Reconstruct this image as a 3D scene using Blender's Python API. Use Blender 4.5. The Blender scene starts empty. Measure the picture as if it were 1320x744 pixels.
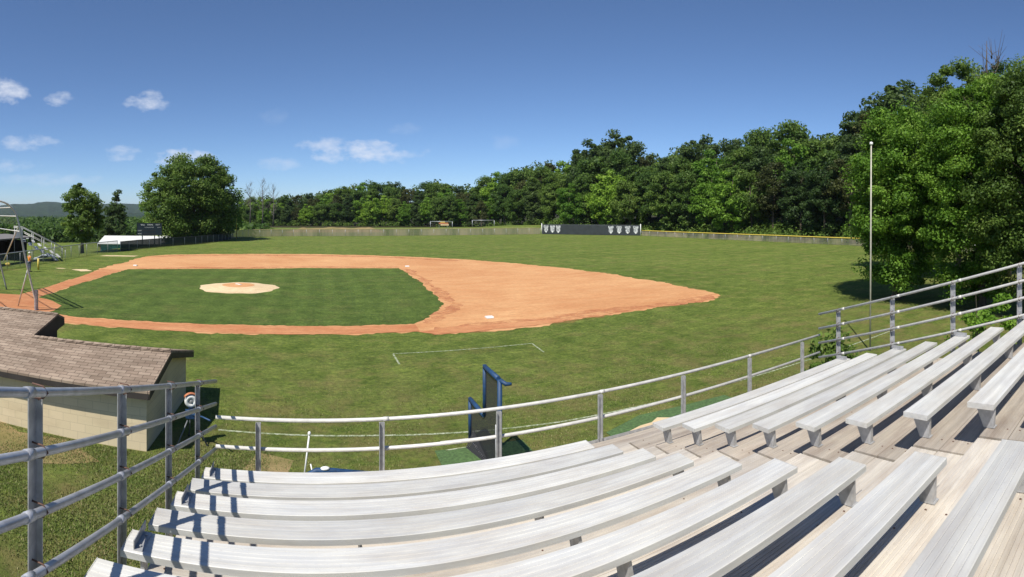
import bpy, math, random
import numpy as np
from mathutils import Vector, Matrix
random.seed(7); RNG = np.random.default_rng(11)
sc = bpy.context.scene
COL = sc.collection
EYE = 5.546            # eye height above the field, metres
YAW = math.radians(21.06)
PXR = 690.6            # photograph pixels per radian of the swept panorama

# ---------------------------------------------------------------- helpers
def smooth01(t):
    t = np.clip(t, 0, 1); return t*t*(3-2*t)

class MB:
    """collects shapes, links them as one mesh object"""
    def __init__(s): s.v = []; s.f = []; s.sm = []; s.mi = {}
    def add(s, vs, fs, smooth=False):
        o = len(s.v); s.v += [tuple(map(float, p)) for p in vs]
        s.f += [tuple(i+o for i in f) for f in fs]; s.sm += [smooth]*len(fs); return s
    def box(s, x0, x1, y0, y1, z0, z1):
        return s.add([(x0,y0,z0),(x1,y0,z0),(x1,y1,z0),(x0,y1,z0),(x0,y0,z1),(x1,y0,z1),(x1,y1,z1),(x0,y1,z1)],
                     [(0,3,2,1),(4,5,6,7),(0,1,5,4),(1,2,6,5),(2,3,7,6),(3,0,4,7)])
    def prism(s, prof, x0, x1, axis='x'):
        """closed profile of (a,b) swept along an axis (x: a=y,b=z; y: a=x,b=z; z: a=x,b=y)"""
        n = len(prof)
        def P(a, b, t): return {'x':(t,a,b), 'y':(a,t,b), 'z':(a,b,t)}[axis]
        vs = [P(a,b,x0) for a,b in prof]+[P(a,b,x1) for a,b in prof]
        fs = [(i,(i+1)%n,n+(i+1)%n,n+i) for i in range(n)]+[tuple(range(n))[::-1], tuple(range(n,2*n))]
        return s.add(vs, fs)
    def tube(s, pts, r, n=10, caps=True):
        pts = [Vector(p) for p in pts]
        rs = r if isinstance(r, (list, tuple)) else [r]*len(pts)
        rings = []; ref = None
        for i, p in enumerate(pts):
            t = ((pts[min(i+1,len(pts)-1)]-pts[max(i-1,0)])).normalized()
            if ref is None:
                ref = Vector((0,0,1)) if abs(t.z) < .9 else Vector((1,0,0))
            a = (ref - t*ref.dot(t)).normalized(); b = t.cross(a); ref = a
            rings.append([p+(a*math.cos(2*math.pi*k/n)+b*math.sin(2*math.pi*k/n))*rs[i] for k in range(n)])
        vs = [v for rr in rings for v in rr]; fs = []
        for i in range(len(pts)-1):
            for k in range(n):
                fs.append((i*n+k, i*n+(k+1)%n, (i+1)*n+(k+1)%n, (i+1)*n+k))
        s.add(vs, fs, True)
        if caps:
            o = len(s.v)-len(vs)
            s.f += [tuple(o+k for k in range(n))[::-1], tuple(o+(len(pts)-1)*n+k for k in range(n))]; s.sm += [False]*2
        return s
    def ball(s, c, r, nu=12, nv=8, sc_=(1,1,1)):
        vs = []; fs = []
        for j in range(nv+1):
            ph = math.pi*j/nv
            for i in range(nu):
                th = 2*math.pi*i/nu
                vs.append((c[0]+r*sc_[0]*math.sin(ph)*math.cos(th), c[1]+r*sc_[1]*math.sin(ph)*math.sin(th), c[2]+r*sc_[2]*math.cos(ph)))
        for j in range(nv):
            for i in range(nu):
                fs.append((j*nu+i,(j+1)*nu+i,(j+1)*nu+(i+1)%nu,j*nu+(i+1)%nu))
        return s.add(vs, fs, True)
    def build(s, name, m, parent=None, loc=None):
        me = bpy.data.meshes.new(name); me.from_pydata(s.v, [], s.f); me.update()
        me.polygons.foreach_set('use_smooth', s.sm)
        o = bpy.data.objects.new(name, me); COL.objects.link(o)
        if m: me.materials.append(m)
        for (a, b), m2 in s.mi.items():
            me.materials.append(m2); k = len(me.materials)-1
            for i in range(a, b): me.polygons[i].material_index = k
        if parent: o.parent = parent
        if loc is not None: o.location = loc
        return o

def raw_mesh(name, co, nper, m=None, smooth=False):
    """numpy corners -> mesh of separate n-gons (n = nper)"""
    nv = len(co); nf = nv//nper
    me = bpy.data.meshes.new(name)
    me.vertices.add(nv); me.vertices.foreach_set('co', co.astype(np.float32).ravel())
    me.loops.add(nv); me.loops.foreach_set('vertex_index', np.arange(nv, dtype=np.int32))
    me.polygons.add(nf); me.polygons.foreach_set('loop_start', np.arange(0, nv, nper, dtype=np.int32))
    me.update(calc_edges=True)
    if m: me.materials.append(m)
    return me

def tag(o, label=None, cat=None, group=None, kind=None):
    if label: o['label'] = label
    if cat: o['category'] = cat
    if group: o['group'] = group
    if kind: o['kind'] = kind
    return o
def thing(name, loc, rz, label, cat, group=None):
    o = bpy.data.objects.new(name, None); COL.objects.link(o)
    o.location = loc; o.rotation_euler = (0,0,rz); o.empty_display_size = .2
    return tag(o, label, cat, group)
def structure(o): o['kind'] = 'structure'; return o
def copy_thing(src, loc, rz, scale, label, group):
    r = src.copy(); COL.objects.link(r); r.location = loc; r.rotation_euler = (0,0,rz); r.scale = scale
    r['label'] = label; r['group'] = group
    for ch in list(src.children):
        c = ch.copy(); COL.objects.link(c); c.parent = r
        for g in list(ch.children):
            d = g.copy(); COL.objects.link(d); d.parent = c
    return r

# ---------------------------------------------------------------- materials
class NT:
    def __init__(s, name):
        s.m = bpy.data.materials.new(name); s.m.use_nodes = True
        s.t = s.m.node_tree; s.N = s.t.nodes; s.b = s.N['Principled BSDF']; s.out = s.N['Material Output']
    def n(s, typ, **kw):
        q = s.N.new(typ)
        for k, v in kw.items():
            if k in q.inputs: q.inputs[k].default_value = v
            else: setattr(q, k, v)
        return q
    def l(s, a, b): s.t.links.new(a, b)
    def pos(s, scale=(1,1,1), obj=False, rot=(0,0,0)):
        src = s.n('ShaderNodeTexCoord').outputs['Object'] if obj else s.n('ShaderNodeNewGeometry').outputs['Position']
        mp = s.n('ShaderNodeMapping'); mp.inputs['Scale'].default_value = scale; mp.inputs['Rotation'].default_value = rot
        s.l(src, mp.inputs['Vector']); return mp.outputs['Vector']
    def noise(s, vec, scale, detail=4, rough=.55, dist=0):
        q = s.n('ShaderNodeTexNoise'); q.inputs['Scale'].default_value = scale; q.inputs['Detail'].default_value = detail
        q.inputs['Roughness'].default_value = rough; q.inputs['Distortion'].default_value = dist
        s.l(vec, q.inputs['Vector']); return q.outputs['Fac']
    def ramp(s, fac, stops):
        q = s.n('ShaderNodeValToRGB'); e = q.color_ramp.elements
        while len(e) < len(stops): e.new(.5)
        for el, (p, c) in zip(e, stops):
            el.position = p; el.color = (*c, 1) if len(c) == 3 else c
        s.l(fac, q.inputs['Fac']); return q.outputs['Color']
    def mix(s, a, b, fac, mode='MIX'):
        q = s.n('ShaderNodeMix', data_type='RGBA', blend_type=mode)
        for v, i in ((fac,0),(a,6),(b,7)):
            if isinstance(v, (int,float)): q.inputs[i].default_value = v
            elif isinstance(v, tuple): q.inputs[i].default_value = (*v,1)
            else: s.l(v, q.inputs[i])
        return q.outputs[2]
    def math(s, op, a, b=None, clamp=False):
        q = s.n('ShaderNodeMath', operation=op, use_clamp=clamp)
        for v, i in ((a,0),(b,1)):
            if v is None: continue
            if isinstance(v, (int,float)): q.inputs[i].default_value = v
            else: s.l(v, q.inputs[i])
        return q.outputs[0]
    def col(s, c): s.l(c, s.b.inputs['Base Color']) if not isinstance(c, tuple) else setattr(s.b.inputs['Base Color'], 'default_value', (*c,1))
    def bump(s, h, strength=.3, dist=.02):
        q = s.n('ShaderNodeBump'); q.inputs['Strength'].default_value = strength; q.inputs['Distance'].default_value = dist
        s.l(h, q.inputs['Height']); s.l(q.outputs['Normal'], s.b.inputs['Normal'])
    def set(s, rough=.6, metal=0, spec=None):
        s.b.inputs['Roughness'].default_value = rough; s.b.inputs['Metallic'].default_value = metal
        if spec is not None: s.b.inputs['Specular IOR Level'].default_value = spec
        return s.m

def plain(name, c, rough=.6, metal=0, var=.15, scale=6, spec=None, obj=False):
    t = NT(name); f = t.noise(t.pos(obj=obj), scale, 5)
    t.col(t.ramp(f, [(.3, tuple(x*(1-var) for x in c)), (.7, tuple(min(1,x*(1+var)) for x in c))]))
    return t.set(rough, metal, spec)

def see_through(name, c, cover, rough=.7, cell=None):
    """netting / chain link: mesh openings as a fraction of the cloth, real holes where cell is given"""
    t = NT(name); t.col(c); t.set(rough)
    tr = t.n('ShaderNodeBsdfTransparent'); mx = t.n('ShaderNodeMixShader')
    if cell:
        geo = t.n('ShaderNodeTexCoord').outputs['Object']
        sep = t.n('ShaderNodeSeparateXYZ'); t.l(geo, sep.inputs[0])
        h = t.math('ADD', sep.outputs[0], sep.outputs[1])
        a = t.math('FRACT', t.math('MULTIPLY', t.math('ADD', h, sep.outputs[2]), 1/cell))
        b = t.math('FRACT', t.math('MULTIPLY', t.math('SUBTRACT', h, sep.outputs[2]), 1/cell))
        fac = t.math('MAXIMUM', t.math('LESS_THAN', a, cover), t.math('LESS_THAN', b, cover))
        t.l(fac, mx.inputs[0])
    else: mx.inputs[0].default_value = cover
    t.l(tr.outputs[0], mx.inputs[1]); t.l(t.b.outputs[0], mx.inputs[2]); t.l(mx.outputs[0], t.out.inputs['Surface'])
    return t.m

def m_alu(name, base, dirt, streak, spec=.35):
    t = NT(name)
    oi = t.n('ShaderNodeObjectInfo').outputs['Random']
    v = t.pos((.28, 24, 24)); s1 = t.noise(v, 1.0, 4, .6)
    v2 = t.pos((1.3, 6, 6)); s2 = t.noise(v2, 1.2, 5, .6)
    s3 = t.noise(t.pos(), 55, 3, .6)
    c = t.ramp(s1, [(.3, tuple(x*(1-streak) for x in base)), (.7, tuple(min(.95, x*(1+streak*.6)) for x in base))])
    f = t.math('MULTIPLY', t.ramp(s2, [(.42,(0,0,0)),(.72,(1,1,1))]), .75)
    c = t.mix(c, dirt, f)
    c = t.mix(c, tuple(x*.8 for x in dirt), t.math('MULTIPLY', t.ramp(s3, [(.62,(0,0,0)),(.75,(1,1,1))]), .35))
    s4 = t.noise(t.pos((.9,3,3)), 1.7, 6, .7); c = t.mix(c, t.ramp(s4, [(.35,(.86,.87,.90)),(.6,(1.04,1.03,1.0))]), .7, 'MULTIPLY')
    br = t.n('ShaderNodeMapRange'); t.l(oi, br.inputs[0]); br.inputs[3].default_value = .86; br.inputs[4].default_value = 1.08
    hs = t.n('ShaderNodeHueSaturation'); t.l(c, hs.inputs['Color']); t.l(br.outputs[0], hs.inputs['Value'])
    t.col(hs.outputs[0])
    return t.set(.42, .0, spec)

M = {}
M['seat'] = m_alu('seat aluminium', (.585,.58,.55), (.44,.41,.37), .15, .5)
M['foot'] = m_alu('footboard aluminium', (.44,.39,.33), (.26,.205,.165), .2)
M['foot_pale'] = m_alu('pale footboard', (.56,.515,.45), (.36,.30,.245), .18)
M['galv'] = plain('galvanised steel', (.40,.40,.40), .45, .3, .25, 14)
M['pipe'] = plain('galvanised pipe', (.60,.58,.53), .45, .12, .14, 9)
M['pipe_shade'] = plain('shade-toned galvanised pipe', (.40,.41,.44), .38, .3, .22, 9)  # left rails' shade is put into this darker blue-grey; goals share it
M['bolt'] = plain('rusty bolts', (.13,.07,.05), .7, .3)
M['frame'] = plain('painted frame steel', (.16,.17,.18), .6, .3)
M['white'] = plain('white paint', (.74,.74,.70), .5, 0, .05)
M['chalk'] = None
M['black'] = plain('black paint', (.018,.02,.024), .6, 0, .2)
M['trim'] = plain('dark fascia and gable shade', (.035,.028,.024), .7, 0, .3, 3)
M['yellow'] = plain('yellow cap', (.62,.47,.08), .5, 0, .1)
M['navy'] = plain('blue padding', (.012,.048,.12), .6, 0, .3, 8)
M['net'] = see_through('black netting', (.02,.02,.022), .6, .8, cell=.05)
M['netfar'] = see_through('chain link mesh', (.33,.34,.34), .08, .5)
M['screen'] = see_through('black windscreen', (.018,.028,.026), .96, .8)
M['slat'] = None
M['turf'] = plain('green turf mat', (.065,.12,.036), .9, 0, .4, 16)
M['brick'] = None

def m_grass(name, a, b, c, brown, brown_amt=.3, stripes=False):
    t = NT(name); P = t.pos()
    n1 = t.noise(P, .09, 4, .6); n2 = t.noise(P, .8, 5, .62); n3 = t.noise(P, 7, 5, .7); n4 = t.noise(P, 42, 3, .7)
    col = t.ramp(n1, [(.32, a), (.55, b), (.75, c)])
    col = t.mix(col, t.ramp(n2, [(.3, tuple(x*.62 for x in a)), (.72, tuple(x*1.35 for x in c))]), .5)
    if stripes:
        w = t.n('ShaderNodeTexWave', wave_type='BANDS', bands_direction='X'); w.inputs['Scale'].default_value = .16
        w.inputs['Distortion'].default_value = .6; w.inputs['Detail'].default_value = 2
        t.l(t.pos(rot=(0,0,math.radians(0))), w.inputs['Vector'])
        col = t.mix(col, t.ramp(w.outputs['Fac'], [(.3,(.88,.89,.88)),(.7,(1.12,1.11,1.08))]), .5, 'MULTIPLY')
    fb = t.math('MULTIPLY', t.ramp(t.noise(P, .45, 6, .7), [(.5,(0,0,0)),(.72,(1,1,1))]), brown_amt)
    col = t.mix(col, brown, fb)
    fine = t.ramp(n3, [(.28,(.38,.44,.35)),(.5,(1,1,1)),(.72,(1.65,1.55,1.35))])
    col = t.mix(col, fine, .8, 'MULTIPLY')
    st = t.noise(t.pos((.05,.42,1)), 1.0, 5, .65); col = t.mix(col, t.ramp(st, [(.32,(.80,.84,.80)),(.5,(1,1,1)),(.68,(1.2,1.16,1.12))]), .7, 'MULTIPLY')
    fine2 = t.ramp(n4, [(.3,(.4,.45,.35)),(.5,(1,1,1)),(.72,(1.65,1.55,1.3))])
    col = t.mix(col, fine2, .6, 'MULTIPLY')
    mid = t.noise(t.pos((1,1.6,1)), 2.2, 6, .72); col = t.mix(col, t.ramp(mid, [(.3,(.55,.62,.52)),(.5,(1,1,1)),(.7,(1.45,1.36,1.28))]), .85, 'MULTIPLY')
    t.col(col); t.bump(t.math('ADD', n3, n4), .9, .05)
    return t
def m_dirt(name, a, b, red, redamt=.5):
    t = NT(name); P = t.pos()
    n1 = t.noise(P, .13, 6, .66, .6); n2 = t.noise(t.pos((.5,1.3,1)), .8, 7, .7); n3 = t.noise(P, 3.5, 7, .78)
    col = t.ramp(n1, [(.35, a), (.68, b)])
    col = t.mix(col, red, t.math('MULTIPLY', t.ramp(n2, [(.42,(0,0,0)),(.7,(1,1,1))]), redamt))
    rk = t.noise(t.pos((.15,2.6,1)), 1.6, 4, .6); col = t.mix(col, t.ramp(rk, [(.3,(.88,.86,.84)),(.7,(1.08,1.08,1.08))]), .7, 'MULTIPLY')
    col = t.mix(col, t.ramp(n3, [(.3,(.76,.74,.72)),(.7,(1.16,1.16,1.16))]), .8, 'MULTIPLY')
    t.col(col); t.bump(n3, .5, .03); return t.set(.95, 0, .15)

M['dirt'] = m_dirt('infield clay', (.52,.265,.12), (.63,.365,.175), (.47,.19,.075), .5)
M['dirt_red'] = m_dirt('red clay path', (.46,.20,.09), (.54,.27,.13), (.36,.11,.045), .6)
M['worn'] = m_dirt('worn bare ground', (.22,.17,.075), (.34,.25,.13), (.14,.14,.04), .8)
M['sand'] = m_dirt('pale mound clay', (.62,.48,.29), (.68,.54,.34), (.50,.33,.18), .35)

def m_field():
    """outfield turf, woodland floor and worn ground, by place on the site"""
    t = m_grass('field turf', (.080,.128,.020), (.112,.160,.030), (.165,.196,.050), (.24,.185,.08), .5)
    base = t.b.inputs['Base Color'].links[0].from_socket
    P = t.n('ShaderNodeNewGeometry').outputs['Position']; sep = t.n('ShaderNodeSeparateXYZ'); t.l(P, sep.inputs[0])
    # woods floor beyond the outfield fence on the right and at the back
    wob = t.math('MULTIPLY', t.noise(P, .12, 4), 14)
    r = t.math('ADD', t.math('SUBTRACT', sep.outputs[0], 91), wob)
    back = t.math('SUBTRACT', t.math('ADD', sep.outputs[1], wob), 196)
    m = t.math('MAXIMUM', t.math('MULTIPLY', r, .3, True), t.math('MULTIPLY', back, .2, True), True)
    # dry, thin foul ground close to the stand
    near = t.math('MULTIPLY', t.math('SUBTRACT', 22, sep.outputs[1]), .1, True)
    dry = t.math('MULTIPLY', t.ramp(t.noise(t.pos(), .9, 6, .72), [(.40,(0,0,0)),(.62,(1,1,1))]), t.math('MULTIPLY', near, .62))
    base = t.mix(base, t.ramp(t.noise(t.pos(), 26, 4, .7), [(.3,(.11,.095,.03)),(.7,(.27,.215,.095))]), dry)
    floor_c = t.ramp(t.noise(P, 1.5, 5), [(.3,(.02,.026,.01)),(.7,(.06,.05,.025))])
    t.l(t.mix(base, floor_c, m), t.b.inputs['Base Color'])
    return t.set(.9, 0, .12)
M['field'] = m_field()
M['infield'] = m_grass('infield turf', (.068,.112,.022), (.084,.130,.028), (.108,.152,.036), (.17,.155,.06), .4, True).set(.9, 0, .12)

t = NT('chalk line'); fac = t.ramp(t.noise(t.pos(), 9, 5, .7), [(.40,(.12,.16,.05)),(.66,(.46,.48,.36))]); t.col(fac); M['chalk'] = t.set(.95)

t = NT('shingles')
v = t.pos((1,1,1), rot=(0,0,0)); br = t.n('ShaderNodeTexBrick'); t.l(v, br.inputs['Vector'])
br.inputs['Scale'].default_value = 1; br.inputs['Brick Width'].default_value = .31; br.inputs['Row Height'].default_value = .135
br.inputs['Mortar Size'].default_value = .009; br.inputs['Mortar Smooth'].default_value = .3
br.inputs['Color1'].default_value = (.25,.19,.145,1); br.inputs['Color2'].default_value = (.34,.27,.21,1); br.inputs['Mortar'].default_value = (.10,.075,.06,1)
c = t.mix(br.outputs['Color'], t.ramp(t.noise(t.pos((.6,2,1)), 1.2, 6, .7), [(.3,(.55,.53,.50)),(.7,(1.2,1.18,1.14))]), .9, 'MULTIPLY')
c = t.mix(c, t.ramp(t.noise(t.pos(), 90, 3), [(.3,(.75,.75,.75)),(.7,(1.2,1.2,1.2))]), .6, 'MULTIPLY')
t.col(c); t.bump(br.outputs['Fac'], -.6, .012); M['shingle'] = t.set(.9, 0, .2)

t = NT('painted block wall')
br = t.n('ShaderNodeTexBrick'); mp = t.pos(rot=(math.radians(90),0,0)); t.l(mp, br.inputs['Vector']); br.inputs['Scale'].default_value = 1
br.inputs['Brick Width'].default_value = .4; br.inputs['Row Height'].default_value = .2; br.inputs['Mortar Size'].default_value = .006
br.inputs['Color1'].default_value = (.68,.56,.36,1); br.inputs['Color2'].default_value = (.64,.53,.335,1); br.inputs['Mortar'].default_value = (.52,.43,.28,1)
c = t.mix(br.outputs['Color'], (.36,.27,.16), t.math('MULTIPLY', t.ramp(t.noise(t.pos((.6,.6,2)), 1.4, 6), [(.5,(0,0,0)),(.8,(1,1,1))]), .5))
t.col(c); M['wall'] = t.set(.85)

t = NT('red brick'); br = t.n('ShaderNodeTexBrick'); t.l(t.pos(rot=(math.radians(90),0,0)), br.inputs['Vector']); br.inputs['Scale'].default_value = 4
br.inputs['Color1'].default_value = (.26,.075,.05,1); br.inputs['Color2'].default_value = (.2,.06,.045,1); br.inputs['Mortar'].default_value = (.3,.25,.22,1)
t.col(br.outputs['Color']); M['brick'] = t.set(.9)

t = NT('fence slats'); w = t.n('ShaderNodeTexWave', wave_type='BANDS', bands_direction='X'); w.inputs['Scale'].default_value = 1.4
t.l(t.pos((1,1,0)), w.inputs['Vector'])
c = t.ramp(t.noise(t.pos((1,1,.1)), .22, 5, .7), [(.38,(.11,.12,.08)),(.5,(.25,.22,.16)),(.64,(.36,.29,.21))])
c = t.mix(c, t.ramp(w.outputs['Fac'], [(.1,(.7,.7,.7)),(.5,(1,1,1))]), .4, 'MULTIPLY'); t.col(c); t.set(.8)
tr = t.n('ShaderNodeBsdfTransparent'); mx = t.n('ShaderNodeMixShader'); mx.inputs[0].default_value = .7
t.l(tr.outputs[0], mx.inputs[1]); t.l(t.b.outputs[0], mx.inputs[2]); t.l(mx.outputs[0], t.out.inputs['Surface']); M['slat'] = t.m

def m_leaf(name, dark, mid, light, sc_=.45):
    t = NT(name); P = t.pos()
    ri = t.n('ShaderNodeNewGeometry').outputs['Random Per Island']
    oi = t.n('ShaderNodeObjectInfo').outputs['Random']
    n1 = t.noise(P, sc_, 3, .6)
    c = t.ramp(n1, [(.3, dark), (.5, mid), (.72, light)])
    c = t.mix(c, t.ramp(ri, [(0,(.6,.66,.55)),(1,(1.45,1.35,1.2))]), .8, 'MULTIPLY')
    hs = t.n('ShaderNodeHueSaturation'); t.l(c, hs.inputs['Color'])
    mr = t.n('ShaderNodeMapRange'); t.l(oi, mr.inputs[0]); mr.inputs[3].default_value = .72; mr.inputs[4].default_value = 1.3; t.l(mr.outputs[0], hs.inputs['Value'])
    mr = t.n('ShaderNodeMapRange'); t.l(oi, mr.inputs[0]); mr.inputs[3].default_value = .515; mr.inputs[4].default_value = .485; t.l(mr.outputs[0], hs.inputs['Hue'])
    t.col(hs.outputs[0]); t.set(.55, 0, .25)
    tl = t.n('ShaderNodeBsdfTranslucent'); t.l(hs.outputs[0], tl.inputs['Color'])
    mx = t.n('ShaderNodeMixShader'); mx.inputs[0].default_value = .45
    t.l(t.b.outputs[0], mx.inputs[1]); t.l(tl.outputs[0], mx.inputs[2]); t.l(mx.outputs[0], t.out.inputs['Surface'])
    return t.m
M['leaf'] = m_leaf('broad leaves', (.062,.115,.024), (.100,.175,.034), (.17,.25,.055))
M['leaf_bright'] = m_leaf('maple leaves', (.078,.165,.020), (.14,.27,.03), (.26,.40,.065), .8)
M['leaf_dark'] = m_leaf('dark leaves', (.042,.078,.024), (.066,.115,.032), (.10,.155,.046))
M['leaf_olive'] = m_leaf('olive leaves', (.055,.07,.020), (.085,.10,.03), (.12,.125,.045))
M['bark'] = plain('bark', (.09,.07,.05), .9, 0, .35, 5)
M['greybark'] = plain('pale bark', (.15,.13,.11), .9, 0, .3, 5)

# ---------------------------------------------------------------- terrain
EY = np.array([-400, 40, 60, 75, 88, 104, 116, 125, 200, 4000.]); EX = np.array([-29, -29, -28.5, -27.5, -23.5, -20, -20, -24, -60, -900.])
def ground_z(x, y):
    x = np.asarray(x, float); y = np.asarray(y, float)
    e = np.interp(y, EY, EX); dl = e - 2 - x
    z = -4*smooth01(dl/14) - 14*smooth01((dl-40)/150) - 16*smooth01((dl-250)/700)
    z = z + 2.2*smooth01((x-77.5)/9)*smooth01((160-y)/25) + 10*smooth01((x-92)/90)*smooth01((230-y)/60)
    z = z + 1.6*smooth01((y-126)/14)*smooth01((x-42)/14)*(1-smooth01((y-150)/30))
    z = z - 3*smooth01((y-215)/120)*smooth01((40-x)/60)
    return z
def axis_lines(lims):
    out = []
    for a, b, st in lims: out += list(np.arange(a, b, st))
    out.append(lims[-1][1]); return np.array(sorted(set(np.round(out, 3))))
xs = axis_lines([(-6000,-1500,400),(-1500,-400,60),(-400,-120,14),(-120,-12,2.5),(-12,10,4),(10,76,6),(76,130,2.5),(130,400,15),(400,3000,200)])
ys = axis_lines([(-600,-40,60),(-40,0,8),(0,40,4),(40,160,2.5),(160,260,6),(260,600,20),(600,6000,200)])
gx, gy = np.meshgrid(xs, ys); gz = ground_z(gx, gy)
nx_, ny_ = len(xs), len(ys)
me = bpy.data.meshes.new('ground')
idx = np.arange(nx_*ny_).reshape(ny_, nx_)
quads = np.stack([idx[:-1,:-1], idx[:-1,1:], idx[1:,1:], idx[1:,:-1]], -1).reshape(-1,4)
me.from_pydata(np.stack([gx,gy,gz],-1).reshape(-1,3).tolist(), [], quads.tolist()); me.update()
me.polygons.foreach_set('use_smooth', [True]*len(quads)); me.materials.append(M['field'])
o = bpy.data.objects.new('ground', me); COL.objects.link(o); structure(o)

def sheet(name, pts, z, m, jitter=0, seed=0, sub=.6):
    """flat sheet with a slightly ragged edge; pts is a closed outline"""
    rnd = random.Random(seed); out = []
    ph = [rnd.uniform(0, 6.28) for _ in range(4)]; s = 0
    for i, p in enumerate(pts):
        q = pts[(i+1) % len(pts)]; L = math.hypot(q[0]-p[0], q[1]-p[1]); n = max(1, int(L/sub)) if jitter else 1
        nx, ny = -(q[1]-p[1])/max(L,1e-6), (q[0]-p[0])/max(L,1e-6)
        for k in range(n):
            t_ = k/n; s += L/n
            j = jitter*(.5*math.sin(s*.9+ph[0])+.35*math.sin(s*2.7+ph[1])+rnd.uniform(-.5,.5))
            out.append((p[0]+(q[0]-p[0])*t_+nx*j, p[1]+(q[1]-p[1])*t_+ny*j, z))
    me = bpy.data.meshes.new(name); me.from_pydata(out, [], [tuple(range(len(out)))]); me.update()
    if me.polygons[0].normal.z < 0: me.flip_normals()
    me.materials.append(m); o = bpy.data.objects.new(name, me); COL.objects.link(o)
    return structure(o)

# infield: home at (-18.4, 26.3), first base line along +x, third base line along +y
def smooth_line(P, k=6):
    out = []
    for i in range(len(P)-1):
        p0, p1, p2, p3 = [Vector(P[max(0,min(len(P)-1,j))]) for j in (i-1,i,i+1,i+2)]
        for q in range(k):
            t_ = q/k; v_ = .5*((2*p1)+(p2-p0)*t_+(2*p0-5*p1+4*p2-p3)*t_*t_+(3*p1-p0-3*p2+p3)*t_**3); out.append((v_.x, v_.y))
    return out+[tuple(P[-1])]
outline = smooth_line([(22.6,24.8),(24.1,25.6),(25.0,27.6),(25.3,30),(25.5,33.9),(25.0,42),(22.8,50.3),(17.5,60),(9.3,67.2),(-.5,70.8),(-10.8,70.2),(-18.6,67.6)]) + \
          [(-21.0,63.6),(-20.6,55.5),(-20.7,48.5),(-19.6,44.6),(-19.5,41),(-18.9,34.4),(-18.6,30.2),(-21.5,29),(-22.3,26.3),(-20.8,23.2),(-18,22.3),(-15.6,23.2),(-14.6,24.1),
           (-11.4,24.0),(-3.8,24.2),(4.8,24.4),(5.4,23.5),(8.4,23.7),(10.8,23.8),(12.8,24.3),(16,24.9),(20.3,24.9)]
sheet('infield_dirt', outline, .006, M['dirt'], .26, 3, .22)
grass = [(-14.2,25.9),(-12,25.6),(-6,26.0),(-.2,26.1),(4.9,26.05),(5.6,27.2),(7.7,31.1),(8.35,42.5),(8.25,52.3),(-.5,53.2),(-11.7,51.1),(-17.9,48.9),(-17.6,37),(-17.15,30.2),(-15.8,29.2),(-14.5,27.9)]
sheet('infield_grass', grass, .011, M['infield'], .14, 5, .22)
sheet('base_path', [(-14.2,24.15),(-11.4,24.0),(-3.8,24.2),(4.8,24.4),(4.9,25.95),(-.2,26.0),(-6,25.9),(-12,25.5),(-14.2,25.8)], .016, M['dirt_red'], .06, 6)
sheet('base_path', [(-18.8,30.3),(-17.25,30.2),(-17.7,37),(-18,47.9),(-20.3,48.3),(-19.5,41.2),(-19,34.5)], .016, M['dirt_red'], .06, 8)
sheet('base_path', [(4.9,24.4),(5.5,23.7),(10.8,24.0),(12.6,24.7),(10.2,25.2),(7,25.0)], .0165, M['dirt_red'], .18, 9)
rm = NT('red clay lip'); P_ = rm.pos(); rm.col(rm.ramp(rm.noise(P_, 3, 5), [(.3,(.40,.12,.05)),(.7,(.52,.20,.09))])); rm.set(.95)
tr = rm.n('ShaderNodeBsdfTransparent'); mx = rm.n('ShaderNodeMixShader'); rm.l(rm.ramp(rm.noise(rm.pos(), 1.1, 7, .72), [(.40,(0,0,0)),(.72,(.7,.7,.7))]), mx.inputs[0])
rm.l(tr.outputs[0], mx.inputs[1]); rm.l(rm.b.outputs[0], mx.inputs[2]); rm.l(mx.outputs[0], rm.out.inputs['Surface']); M['lip'] = rm.m
for i_, L_ in enumerate(([(8.5,51.5),(8.5,42),(7.9,31),(5.3,26.2),(5.9,25.8),(8.7,30.8),(9.1,42),(9.2,51.5)], [(5.2,23.7),(12,23.9),(16,24.9),(23,24.9),(24.6,26.6),(21,26.2),(15,26.3),(10,25.6),(5.6,25.2)],
                        [(-17,49.2),(-11.7,51.4),(-.5,53.5),(8,52.8),(8.3,53.9),(-.5,54.8),(-12,52.6),(-17.4,50.4)], [(-20.6,63),(-18,67),(-10.8,69.4),(-.5,69.9),(9,66.4),(17,59.4),(15.8,58.6),(8.5,64.9),(-.5,68.3),(-10.3,68),(-17.4,65.6)])):
    sheet('red_clay_lip', L_, .0135+.0006*i_, M['lip'], .3, 60+i_, .4)
# mound (a low real dome)
mb = MB(); rings = [(2.9,.013),(2.5,.05),(1.9,.13),(1.2,.21),(.5,.25)]
c0 = (-5.6, 38.9); vs = []; fs = []; nn = 48
for i, (r, z) in enumerate(rings):
    for k in range(nn):
        a = 2*math.pi*k/nn; rr = r*(1+(.035*math.sin(5*a)+.03*math.sin(11*a+1) if i == 0 else 0))
        vs.append((c0[0]+rr*math.cos(a), c0[1]+rr*math.sin(a), z))
for i in range(len(rings)-1):
    for k in range(nn): fs.append((i*nn+k, i*nn+(k+1)%nn, (i+1)*nn+(k+1)%nn, (i+1)*nn+k))
fs.append(tuple((len(rings)-1)*nn+k for k in range(nn)))
mb.add(vs, fs, True); mb.mi[(3*nn, len(fs))] = M['dirt']; structure(mb.build('pitchers_mound', M['sand']))
mb = MB().box(-.305,.305,-.076,.076,0,.03); o = mb.build('pitching_rubber', M['white'], loc=(c0[0],c0[1],.252)); o.rotation_euler.z = math.radians(-45)
tag(o, 'white pitching rubber on top of the pale mound', 'pitching rubber')
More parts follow.
